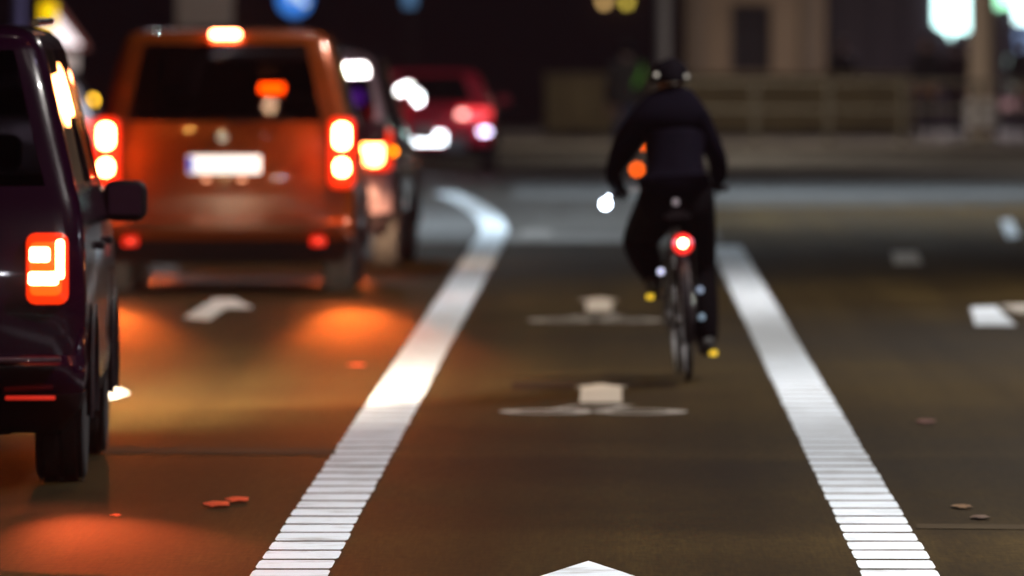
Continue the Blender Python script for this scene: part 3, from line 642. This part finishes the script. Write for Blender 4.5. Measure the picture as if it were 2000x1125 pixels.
# helmet with vents
bm = bmesh.new(); bmesh.ops.create_uvsphere(bm, u_segments=28, v_segments=16, radius=1)
bmesh.ops.delete(bm, geom=[v for v in bm.verts if v.co.z < -.28], context='VERTS')
for v in bm.verts:
    a = math.atan2(v.co.x, v.co.y); k = 1 - .07 * (abs(math.sin(4 * math.atan2(v.co.x, max(.15, v.co.z)))) > .8) * (v.co.z > .1)
    v.co = Vector((v.co.x * .112 * k, v.co.y * .140 * k, v.co.z * .115 * k))
bmesh.ops.translate(bm, vec=(.025, .60, 1.665), verts=bm.verts); hel = obj('helmet', bm, mat('black_helmet', (.004, .003, .005), .85, spec=.03), rd)
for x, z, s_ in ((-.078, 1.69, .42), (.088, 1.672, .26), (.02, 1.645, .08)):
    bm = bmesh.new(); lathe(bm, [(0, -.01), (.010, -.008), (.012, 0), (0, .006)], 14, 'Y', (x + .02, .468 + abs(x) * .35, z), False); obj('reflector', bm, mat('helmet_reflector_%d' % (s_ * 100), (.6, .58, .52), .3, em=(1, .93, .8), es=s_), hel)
bm = bmesh.new(); lathe(bm, [(0, -.006), (.016, -.004), (.018, 0), (0, .004)], 14, 'Y', (-.01, .135, .985), False); obj('reflective_tab', bm, mat('grey_tab', (.4, .36, .4), .4, em=(.5, .42, .5), es=.22), rd)

# --- people standing about beyond
def stander(x, y, z0, rz, sc, jk, tr, hair, label, group=None, stride=.0):
    r = empty('person', (x, y, z0), rz); r.scale = (sc, sc, sc)
    J = dict(pelvis=(0, 0, .95), chest=(0, .02, 1.34), neck=(0, .02, 1.52), head=(0, .05, 1.64), shl=(-.17, .02, 1.43), shr=(.17, .02, 1.43), ell=(-.25, .0, 1.16), elr=(.25, .0, 1.16), wrl=(-.22, .14, .95), wrr=(.23, .14, .95),
             hdl=(0, .3, -1), hdr=(0, .3, -1), hipl=(-.09, 0, .92), hipr=(.09, 0, .92), knl=(-.10, .05 + stride, .5), knr=(.10, .05 - stride, .5), anl=(-.11, stride * 1.6, .1), anr=(.11, -stride * 1.6, .1), foot=(0, 1, 0), curl=(0, .6, -.4))
    person(r, J, (jk, tr), hair, M_shoe); tag(r, label, 'person', group); return r
M_brown = mat('brown_coat', (.035, .024, .016), .8); M_jeans = mat('blue_jeans', (.035, .05, .10), .8); M_hair = mat('dark_hair', (.012, .008, .006), .8, spec=.1)
p2 = stander(.19, 144, 0, 12, 1.02, M_brown, M_jeans, M_hair, 'person in brown coat and blue jeans with green sash, just beyond the cyclist', stride=.12)
bm = bmesh.new(); pts = [(.05, -.21, 1.20), (.12, -.20, 1.32), (.17, -.17, 1.42), (.18, -.05, 1.50), (.13, .10, 1.46)]
curve_pts = [Vector(p) for p in pts]; prev = None
for p in curve_pts:
    q = [bm.verts.new(p + Vector((-.02, 0, .025))), bm.verts.new(p + Vector((.02, 0, -.025)))]
    if prev: bm.faces.new((prev[0], prev[1], q[1], q[0]))
    prev = q
bmesh.ops.solidify(bm, geom=bm.faces[:], thickness=.01); obj('sash', bm, mat('green_sash', (.22, .6, .05), .6, em=(.2, .7, .06), es=.05), p2)
M_coatd = mat('black_coat', (.006, .003, .007), .85); M_coatr = mat('dark_red_coat', (.02, .004, .008), .85); M_dk = mat('dark_trousers', (.008, .006, .01), .85)
g = 'dark pedestrians behind the guard rail'
stander(at(1812, 250, 188).x, 188, .10, 160, 1.0, M_coatd, M_dk, M_hair, 'dark pedestrian below the bright shop sign, further from the thick column', g)
stander(at(1868, 250, 189).x, 189, .10, 200, .96, M_coatr, M_dk, M_hair, 'pedestrian in dark red coat close left of the thick column', g)
stander(at(1652, 250, 193).x, 196, .10, 180, .98, M_coatd, M_dk, M_hair, 'lone dark pedestrian behind the low wall by the shop front', g)
stander(at(2000, 250, 187).x, 187, .10, 175, 1.0, M_coatd, M_dk, M_hair, 'dark pedestrian at the right edge under the green-lit sign', g)

# ------------------------------------------------------------------ background buildings
def W(px, d): return (px - 1198) * d / F
def Z(py, d): return H - (py - 70) * d / F
M_beige = mat('beige_render', (.27, .205, .13), .85, vary=.25, scale=1.2)
M_wall = mat('olive_stone', (.25, .20, .115), .9, vary=.3, scale=2)
M_recess = mat('dark_window', (.012, .011, .014), .3)
d = 206.0
bb_ = empty('beige_building', (W(1475, d), d, .1)); tag(bb_, 'beige rendered building with dark tall window behind the low wall', 'building')
x0, x1 = W(1336, d) - W(1475, d), W(1612, d) - W(1475, d); wx0, wx1 = W(1428, d) - W(1475, d), W(1506, d) - W(1475, d); zb, zt = Z(140, d) - .1, Z(8, d) - .1
bm = bmesh.new()
box(bm, ((x0 + wx0) / 2, 4, 4.5), (wx0 - x0, 8, 9)); box(bm, ((x1 + wx1) / 2, 4, 4.5), (x1 - wx1, 8, 9)); box(bm, ((wx0 + wx1) / 2, 4, zb / 2), (wx1 - wx0, 7.99, zb)); box(bm, ((wx0 + wx1) / 2, 4, (zt + 9) / 2), (wx1 - wx0, 7.99, 9 - zt))
obj('wall', bm, M_beige, bb_, smooth=0)
bm = bmesh.new(); box(bm, ((wx0 + wx1) / 2, .35, (zb + zt) / 2), (wx1 - wx0 - .004, .05, zt - zb - .004)); wn = obj('window', bm, M_recess, bb_, smooth=0)
bm = bmesh.new(); box(bm, ((wx0 + wx1) / 2, .31, (zb + zt) / 2), (.05, .05, zt - zb)); box(bm, ((wx0 + wx1) / 2, .30, zt - .4), (wx1 - wx0, .05, .05)); obj('window_frame', bm, M_black, wn, smooth=0)
bm = bmesh.new(); box(bm, ((wx0 + wx1) / 2, -.06, zb - .05), (wx1 - wx0 + .2, .12, .08), .01); obj('sill', bm, M_beige, wn)
bm = bmesh.new()
for xx in (x0 + .25, x1 - .3): box(bm, (xx, -.07, 4.5), (.36, .14, 9), .02)
obj('pilaster', bm, mat('pilaster_stone', (.20, .16, .11), .85, vary=.2, scale=1.5), bb_, smooth=30)
# shop front building to the right
d = 208.0
sb_ = empty('shop_building', (W(1800, d), d, .1)); tag(sb_, 'dark shop front with bright white and green lit displays at right', 'building')
M_front = mat('shopfront_dark', (.045, .033, .045), .4)
o0 = W(1800, d)
bm = bmesh.new(); box(bm, (W(1900, d) - o0, 4.3, 4.5), (W(2180, d) - W(1613, d), 8, 9)); obj('wall', bm, M_front, sb_, smooth=0)
def lit(pix, nm, c, es, dd=.16):
    bm = bmesh.new(); plate(bm, [(W(x, d) - o0, Z(y, d) - .1) for x, y in pix], .20, .20 + dd); return obj('lit_display', bm, mat(nm, (.8, .85, .85), .3, em=c, es=es), sb_, smooth=0)
lit([(1826, -40), (1892, -40), (1892, 62), (1866, 62), (1858, 76), (1850, 62), (1826, 48)], 'display_white', (.62, 1, .97), 4.0)
lit([(1942, -40), (1975, -40), (1975, 12), (1945, 16)], 'display_green', (.40, 1, .60), 3.0)
lit([(1978, -40), (2090, -40), (2090, 50), (1984, 44)], 'display_pale', (.7, 1, 1), 4)
lit([(1984, 62), (2020, 62), (2020, 105), (1990, 100)], 'display_blue', (.15, .35, .75), .7)
lit([(1966, 112), (1988, 108), (1990, 178), (1970, 178)], 'display_teal', (.12, .28, .24), .7)
lit([(1955, 196), (2010, 196), (2010, 214), (1955, 214)], 'display_red', (.30, .01, .02), .4)
for xx in (1640, 1700, 1760):
    bm = bmesh.new(); box(bm, (W(xx, d) - o0, .25, 1.7), (.45, .08, 2.9), .01); obj('shop_window', bm, mat('shop_pane', (.035, .03, .042), .25), sb_, smooth=0)
# dark building along the left background
d = 240.0
db_ = empty('dark_building', (W(500, d), d, .1)); tag(db_, 'unlit dark building filling the background behind the junction', 'building')
o1 = W(500, d)
bm = bmesh.new(); box(bm, (W(450, d) - o1, 5, 6), (W(1330, d) - W(-450, d), 9, 12)); obj('wall', bm, mat('dark_plum_render', (.02, .006, .014), .8, vary=.4, scale=.4), db_, smooth=0)
for k, xx in enumerate((120, 330, 560, 700, 880, 1010, 1130)):
    bm = bmesh.new(); box(bm, (W(xx, d) - o1, .49, 1.9), (.9, .06, 1.5), .02); obj('window', bm, MATS['dark_plum_render'], db_, smooth=0)
for xx, c in ((1180, (1, .62, .22)), (1224, (.95, .72, .10))):
    p = at(xx, 4, d); bm = bmesh.new(); lathe(bm, [(0, -.10), (.075, -.06), (.09, 0), (.06, .06), (0, .07)], 20, 'Y', (p.x - o1, .36, p.z - .1), False)
    tube(bm, [(p.x - o1, .40, p.z - .1), (p.x - o1, .52, p.z + .02)], .02, 8)
    obj('wall_lamp', bm, mat('yellow_lamp_%d' % xx, (.7, .5, .2), .4, em=c, es=2.0), db_)
# low wall
d = 190.0
lw = empty('low_wall', (W(1430, d), d, .1)); tag(lw, 'low olive stone wall running along the far pavement', 'wall')
o2 = W(1430, d)
bm = bmesh.new(); box(bm, (W(1425, d) - o2, .2, .60), (W(1785, d) - W(1066, d), .4, .98), .02); obj('wall', bm, M_wall, lw, smooth=30)
bm = bmesh.new(); box(bm, (W(1425, d) - o2, .2, .05), (W(1785, d) - W(1066, d) + .1, .5, .11), .01); obj('wall_base', bm, mat('dark_base_strip', (.03, .026, .02), .9), lw, smooth=30)  # dark strip along the foot of the wall
bm = bmesh.new(); box(bm, (W(1425, d) - o2, .2, 1.115), (W(1785, d) - W(1066, d) + .08, .5, .05), .012); obj('coping', bm, M_wall, lw, smooth=30)
for xx in (1130, 1330, 1590, 1690):
    bm = bmesh.new(); box(bm, (W(xx, d) - o2, -.03, .62), (.42, .06, .92), .01); obj('pier', bm, M_wall, lw, smooth=30)
# guard rail
d = 180.0
gr = empty('guard_rail', (W(1640, d), d, .1)); tag(gr, 'grey pedestrian guard rail along the far kerb', 'railing')
o3 = W(1640, d); M_rail = mat('grey_rail', (.075, .068, .055), .7)
bm = bmesh.new()
for zz in (1.02, .56): tube(bm, [(W(1320, d) - o3, 0, zz), (W(2080, d) - o3, 0, zz)], .030, 8)
obj('rail', bm, M_rail, gr)
for xx in (1330, 1475, 1620, 1765, 1910, 2055):
    bm = bmesh.new(); tube(bm, [(W(xx, d) - o3, 0, -.02), (W(xx, d) - o3, 0, 1.04)], .06, 10); obj('post', bm, M_rail, gr)
# posts
def post(px, d, w, ztop, m, label, base=None, name='lamp_post'):
    r = empty(name, (W(px, d), d, .1 if d > 173 else 0)); tag(r, label, 'post')
    bm = bmesh.new(); tube(bm, [(0, 0, 0), (0, 0, 1.2), (0, 0, ztop)], [w / 2, w / 2 * .96, w / 2 * .8], 20); obj('pole', bm, m, r)
    bm = bmesh.new(); lathe(bm, [(0, -.02), (w * .85, -.02), (w * .85, .05), (w * .55, .08), (0, .08)], 20, 'Z', (0, 0, 0), False); obj('base', bm, M_steel, r)
    if base:
        bm = bmesh.new(); z0 = Z(base[1], d) - .1; z1 = Z(base[0], d) - .1; tube(bm, [(0, 0, z0), (0, 0, z1)], w * .62, 20); obj('sleeve', bm, mat('white_sleeve', (.55, .54, .62), .6), r)
    return r
post(1294, 168, .24, 7.5, mat('grey_pole', (.55, .53, .56), .5), 'grey lamp post rising just behind the cyclist helmet')
post(1920, 184, .50, 5.0, mat('concrete_column', (.36, .29, .25), .85, vary=.2), 'thick brownish column with white sleeve beside the bright shop display', (196, 246), 'column')
post(36, 130, .16, 6, mat('violet_pole', (.16, .12, .28), .5), 'slim violet grey post above the dark van roof')
# lit traffic island bollard with warning sign
d = 138.0
tb = empty('traffic_bollard', (W(95, d), d, 0)); tag(tb, 'tall glowing bollard, yellow above and cream below, behind dark van', 'bollard')
bm = bmesh.new(); box(bm, (0, 0, Z(110, d) / 2 + .2), (.20, .2, Z(55, d) - .35), .04, 3); obj('shaft', bm, mat('cream_lit', (.8, .7, .4), .4, em=(1, .56, .17), es=.75), tb)
bm = bmesh.new(); box(bm, (0, -.003, (Z(58, d) + Z(4, d)) / 2), (.21, .21, Z(4, d) - Z(58, d)), .04, 3); obj('head', bm, mat('yellow_lit', (.9, .7, .02), .4, em=(1, .60, .0), es=1.15), tb)
bm = bmesh.new(); box(bm, (0, 0, .1), (.4, .4, .2), .04, 2); obj('foot', bm, M_steel, tb)
d = 146.0
ws = empty('warning_sign', (W(108, d), d, 0)); tag(ws, 'lit red bordered triangular warning sign with white plate under it', 'sign')
cx = 0; z0 = Z(97, d); z1 = Z(4, d); hw = .47
bm = bmesh.new(); plate(bm, [(-hw, z0), (hw, z0), (hw - .03, z0 + .08), (.035, z1), (-.035, z1), (-hw + .03, z0 + .08)], 0, .02); brd = obj('border', bm, mat('sign_red', (.25, .05, .05), .4, em=(1, .35, .3), es=.12), ws, smooth=0)
bm = bmesh.new(); plate(bm, [(-hw + .11, z0 + .055), (hw - .11, z0 + .055), (0, z1 - .13)], -.006, .0); obj('sign_face', bm, mat('sign_white', (.85, .8, .82), .4, em=(1, .86, .88), es=1.6), brd, smooth=0)
bm = bmesh.new(); box(bm, (0, .01, z0 - .17), (.62, .02, .24), .006); obj('sub_plate', bm, mat('subplate_white', (.75, .7, .66), .4, em=(1, .78, .72), es=.35), ws, smooth=0)
bm = bmesh.new(); tube(bm, [(0, .06, 0), (0, .06, z1 - .1)], .035, 10); obj('pole', bm, M_steel, ws)
# blue direction sign
d = 150.0
bs = empty('blue_sign', (W(575, d), d, 0)); tag(bs, 'round blue mandatory sign with white arrow above the orange van', 'sign')
zc = Z(-2, d)
bm = bmesh.new(); lathe(bm, [(0, -.01), (.235, -.01), (.245, 0), (.235, .01), (0, .01)], 40, 'Y', (0, 0, zc), False); ds = obj('disc', bm, mat('sign_blue', (.02, .12, .6), .4, em=(.05, .28, .95), es=.75), bs)
bm = bmesh.new(); plate(bm, [(.01, -.18), (.09, -.18), (.09, .02), (.17, .02), (.05, .17), (-.07, .02), (.01, .02)], -.016, -.011)
bmesh.ops.rotate(bm, cent=(0, 0, 0), matrix=Matrix.Rotation(R(-50), 3, 'Y'), verts=bm.verts); bmesh.ops.translate(bm, vec=(0, 0, zc), verts=bm.verts); obj('arrow', bm, mat('arrow_white', (.8, .85, .9), .4, em=(.7, .85, 1), es=1.0), ds, smooth=0)
bm = bmesh.new(); tube(bm, [(0, .05, 0), (0, .05, zc + .3)], .035, 10); obj('pole', bm, mat('sign_pole', (.22, .18, .18), .5), bs)
# grey-beige notice board behind the orange van
d = 152.0
nb = empty('notice_board', (W(400, d), d, 0)); tag(nb, 'dull beige board on post showing above the orange van roof', 'sign')
bm = bmesh.new(); box(bm, (0, 0, Z(-10, d)), (.80, .05, Z(-72, d) - Z(54, d)), .01); obj('board', bm, mat('board_beige', (.17, .13, .11), .7, em=(.5, .36, .28), es=.10), nb, smooth=30)
bm = bmesh.new(); tube(bm, [(-.2, .05, 0), (-.2, .05, Z(-40, d))], .04, 8); tube(bm, [(.2, .05, 0), (.2, .05, Z(-40, d))], .04, 8); obj('leg', bm, M_steel, nb)
# blue lit pylon
d = 200.0
bp = empty('lit_pylon', (W(800, d), d, .1)); tag(bp, 'slim blue lit hanging sign high above the red car', 'sign')
bm = bmesh.new(); box(bm, (0, 0, Z(-2, d) + .2), (.22, .1, Z(-30, d) - Z(22, d) + .4), .02); obj('panel', bm, mat('pylon_blue', (.1, .2, .4), .4, em=(.13, .30, .55), es=.55), bp)
bm = bmesh.new(); tube(bm, [(0, .12, 0), (0, .12, 4.2)], .05, 8); tube(bm, [(0, .12, Z(-10, d) + .2), (0, .03, Z(-10, d) + .2)], .02, 8); obj('pole', bm, M_black, bp)
# small lights on posts
def beacon(px, py, d, label, m, rad=.07, col='lamp'):
    p = at(px, py, d); r = empty('beacon_or_glint', (p.x, d, 0)); tag(r, label, 'lamp')
    bm = bmesh.new(); tube(bm, [(0, .04, 0), (0, .04, p.z - rad * .8)], .03, 8); obj('post', bm, M_black, r)
    bm = bmesh.new(); lathe(bm, [(0, -rad), (rad * .7, -rad * .7), (rad, 0), (rad * .7, rad * .7), (0, rad)], 18, 'Y', (0, 0, p.z), False); obj('lamp', bm, m, r); return r
beacon(179, 197, 132, 'small yellow beacon between the dark van and the orange van', mat('yellow_beacon', (.8, .5, .05), .3, em=(1, .52, .03), es=10), .055)
beacon(697, 190, 135, 'violet blue glow added for a reflection just right of the orange van', mat('violet_glint', (.3, .1, .8), .3, em=(.25, .02, 1), es=2.5), .09)  # stands for a purple lamp mirrored in the silver car's side
beacon(528, 207, 131, 'small pale lamp visible through the rear window of the orange van', mat('pale_beacon', (.8, .8, .6), .3, em=(1, .95, .55), es=300), .06)
ab = empty('warning_lamp', (W(1249, 143), 143, 0)); tag(ab, 'amber warning lamp pair seen between cyclist left arm and jacket', 'lamp')
bm = bmesh.new(); tube(bm, [(0, .05, 0), (0, .05, .62)], .035, 10); obj('post', bm, M_black, ab)
for px, py, rr in ((1257, 279, .034), (1244, 331, .036)):
    p = at(px, py, 143); bm = bmesh.new(); lathe(bm, [(0, -.05), (rr * .8, -.04), (rr, 0), (rr * .8, .03), (0, .04)], 20, 'Y', (p.x - W(1249, 143), 0, p.z), False); obj('lamp', bm, mat('amber_signal', (.8, .3, .02), .3, em=(1, .115, .0), es=11), ab)

# ------------------------------------------------------------------ fallen leaves and red glow spots
def leaf(px, py, l, w, rz, m, label):
    """crumpled leaf or red glow spot: a small domed ragged patch"""
    p = gp(px, py); bm = bmesh.new(); n = 14; rings = [[bm.verts.new((0, 0, .009))]]
    for q in (.35, .7, 1.):
        ring = []
        for k in range(n):
            a = 2 * math.pi * k / n; rad = q * (1 + (.14 * math.sin(5 * a + l * 40) + random.uniform(-.1, .1)) * q)
            ring.append(bm.verts.new((l / 2 * rad * math.cos(a), w / 2 * rad * math.sin(a), .004 + .005 * (1 - q * q) + random.uniform(0, .004))))
        rings.append(ring)
    for k in range(n):
        bm.faces.new((rings[0][0], rings[1][k], rings[1][(k + 1) % n]))
        for a, b in zip(rings[1:], rings[2:]): bm.faces.new((a[k], b[k], b[(k + 1) % n], a[(k + 1) % n]))
    bmesh.ops.solidify(bm, geom=bm.faces[:], thickness=.003)
    o = obj('leaf', bm, m, smooth=60); o.location = (p.x, p.y, .004); o.rotation_euler = (0, 0, R(rz)); tag(o, label, 'leaf', 'fallen leaves and red glow spots on the road')  # red glow spots bear the leaf name too
M_red_glow = mat('red_glow_spot', (.85, .10, .03), .6, vary=.3, scale=20); M_lbr = mat('tan_leaf', (.26, .15, .07), .7, vary=.3, scale=20)  # red spots carry reflected brake light in their colour
leaf(425, 988, .11, .50, 0, M_red_glow, 'largest red reflection spot on the road right of the dark van')
leaf(464, 979, .10, .40, 0, M_red_glow, 'thin red reflection spot touching the largest one')
leaf(226, 1011, .05, .12, 0, M_red_glow, 'tiny red-lit spot on the road below the dark van wheel')
leaf(697, 716, .10, .3, 0, M_red_glow, 'red-lit spot beside the left lane line behind the orange van')
leaf(1878, 993, .09, .25, 0, M_lbr, 'tan leaf right of the right lane line, brighter one of a close pair')
leaf(1915, 1014, .08, .22, 0, mat('dull_leaf', (.14, .085, .06), .7), 'dull leaf just below a brighter tan leaf at right')
leaf(1808, 826, .10, .4, 0, mat('pink_leaf', (.28, .12, .10), .7), 'pinkish leaf alone on the road far right of the right lane line')

# ------------------------------------------------------------------ light
w = bpy.data.worlds.new('World'); S.world = w; w.use_nodes = True
nt = w.node_tree; bg = nt.nodes['Background']; sky = nt.nodes.new('ShaderNodeTexSky'); sky.sky_type = 'NISHITA'; sky.sun_disc = False
sky.sun_elevation = R(-6); sky.sun_rotation = R(150); nt.links.new(sky.outputs[0], bg.inputs[0]); bg.inputs[1].default_value = .05
sd_ = bpy.data.lights.new('sun', 'SUN'); sd_.energy = .02; sd_.angle = R(10); sd_.color = (1, .9, .8); so = bpy.data.objects.new('sun', sd_); COL.objects.link(so); so.rotation_euler = (R(40), 0, R(30))

def lamp(x, y, z, power, col, size=(.6, .25), spread=150, tilt=(0, 0)):
    ld = bpy.data.lights.new('street_or_added_light', 'AREA'); ld.shape = 'RECTANGLE'; ld.size = size[0]; ld.size_y = size[1]; ld.energy = power; ld.color = col; ld.spread = R(spread)
    o = bpy.data.objects.new('street_or_added_light', ld); COL.objects.link(o); o.location = (x, y, z); o.rotation_euler = (R(tilt[0]), R(tilt[1]), 0); return o
WARM = (1, .86, .72); COOL = (.80, .92, 1.0)
for y in (22, 40, 58, 78): lamp(4.5, y, 9, 1350 if y < 50 else 1150, (1, .94, .89))
for x, y, p in ((-5, 108, 1900), (3, 128, 1300), (10, 120, 700)): lamp(x, y, 10, p, COOL if x < 8 else WARM)
lamp(9, 160, 9, 500, WARM); lamp(2, 177.5, 7, 640, (1, .84, .62)); lamp(3.5, 198, 7, 330, (1, .82, .64)); lamp(7.5, 198, 7, 520, (.95, .78, .9))  # lights past the kerb are added to brighten wall and shop front
# street lamps mirrored in rear windows, and lights added for glints on paint
def mirrored(px, py, d, slope, z, power, col, size=(.5, .12)):
    q = at(px, py, d); n = Vector((0, -1, slope)).normalized(); v = (q - Vector((0, 0, H))).normalized()
    r = v - 2 * v.dot(n) * n; t = (z - q.z) / r.z; p = q + r * t
    return lamp(p.x, p.y, p.z, power, col, size, 170)
from mathutils.interpolate import poly_3d_calc
def surface_mirror(o, px, py, dist, power, col, size=(.3, .3), minz=.6):
    bpy.context.view_layer.update()
    mw = o.matrix_world; inv = mw.inverted(); a = inv @ Vector((0, 0, H)); b = inv @ at(px, py, 45); dr = (b - a).normalized()
    hit, loc, nor, fi = o.ray_cast(a + dr * 30, dr)
    if not hit: print('no hit', px, py); return
    me = o.data; p = me.polygons[fi]; wts = poly_3d_calc([me.vertices[i].co for i in p.vertices], loc)
    n = Vector((0, 0, 0))
    for k, li in enumerate(p.loop_indices): n += Vector(me.corner_normals[li].vector) * wts[k]
    n = (mw.to_3x3() @ n).normalized(); v = (mw.to_3x3() @ dr).normalized(); r = v - 2 * v.dot(n) * n; q = mw @ loc; P = q + r * dist
    print('mirror', px, py, o.parent.name, [round(c, 1) for c in P], [round(c, 2) for c in n])
    if P.z < minz: return
    ld = bpy.data.lights.new('street_or_added_light', 'AREA'); ld.shape = 'RECTANGLE'; ld.size, ld.size_y = size; ld.energy = power; ld.color = col
    l = bpy.data.objects.new('street_or_added_light', ld); COL.objects.link(l); l.location = P; l.rotation_euler = (q - P).to_track_quat('-Z', 'Y').to_euler()
body_of = lambda r: [c for c in r.children if c.name.startswith('body')][0]
pane_of = lambda r: [c for c in r.children if c.name.startswith('rear_window')][0]
surface_mirror(pane_of(sv), 700, 136, 9, 60, (1, .97, .95), (.4, .10))
surface_mirror(pane_of(rh), 792, 175, 9, 60, (1, .97, .95), (.5, .10)); surface_mirror(pane_of(rh), 816, 194, 9, 60, (.98, .97, 1), (.5, .10))
for px, py, c in ((369, 253, (1, .5, .1)), (360, 387, (1, .5, .05)), (362, 441, (1, .5, .05)), (540, 450, (1, .6, .5)), (420, 457, (1, .6, .5))):
    surface_mirror(body_of(ov), px, py, 14, 25, c, (.16, .16))
for px, py, c in ((28, 72, (1, .8, .7)), (55, 85, (1, .2, .1)), (70, 120, (.6, .5, 1)), (155, 460, (.8, .9, 1)), (165, 520, (1, .3, .1)), (150, 330, (.8, .95, 1)), (125, 185, (1, .35, .1))):
    surface_mirror(body_of(nv), px, py, 14, 18, c, (.3, .3))
ld = bpy.data.lights.new('added_red_light', 'SPOT'); ld.energy = 1500; ld.color = (1, .04, .35); ld.spot_size = R(80); ld.shadow_soft_size = .2; ld.spot_blend = 1  # added red-purple light to lift the dark building's black
o = bpy.data.objects.new('added_red_light', ld); COL.objects.link(o); o.location = (-12, 200, 7); o.rotation_euler = (R(84), 0, R(0))
# lamps down the street behind the viewer
for x, y, z, p, c in ((-7, -25, 8, 700, (1, .62, .25)), (6, -45, 9, 900, (1, .7, .5)), (-8, -70, 9, 900, (1, .6, .3)), (5, -10, 7, 500, (.9, .9, 1))):
    ld = bpy.data.lights.new('street_or_added_light', 'POINT'); ld.energy = p; ld.color = c; ld.shadow_soft_size = .25; o = bpy.data.objects.new('street_or_added_light', ld); COL.objects.link(o); o.location = (x, y, z)

# ------------------------------------------------------------------ haze added for red bleed in the shadows
bm = bmesh.new(); box(bm, (0, 130, 4.5), (60, 300, 11.5)); hz = obj('added_haze', bm, [], None, smooth=0)
m = bpy.data.materials.new('added_haze'); m.use_nodes = True; nt = m.node_tree; nt.nodes.remove(nt.nodes['Principled BSDF'])
vp = nt.nodes.new('ShaderNodeVolumePrincipled'); vp.inputs['Density'].default_value = .00016; vp.inputs['Anisotropy'].default_value = .7; vp.inputs['Color'].default_value = (.95, .70, .88, 1)
nt.links.new(vp.outputs[0], nt.nodes['Material Output'].inputs['Volume']); hz.data.materials.append(m); hz['kind'] = 'stuff'

S.view_settings.view_transform = 'Standard'; S.view_settings.look = 'None'; S.view_settings.exposure = 0; S.view_settings.gamma = 1
S.render.engine = 'CYCLES'
S.cycles.use_denoising = DENOISE
try: S.cycles.denoiser = 'OPENIMAGEDENOISE'
except Exception: pass
S.cycles.max_bounces = 6; S.cycles.transparent_max_bounces = 16; S.cycles.caustics_reflective = False; S.cycles.caustics_refractive = False
S.cycles.sample_clamp_indirect = 4
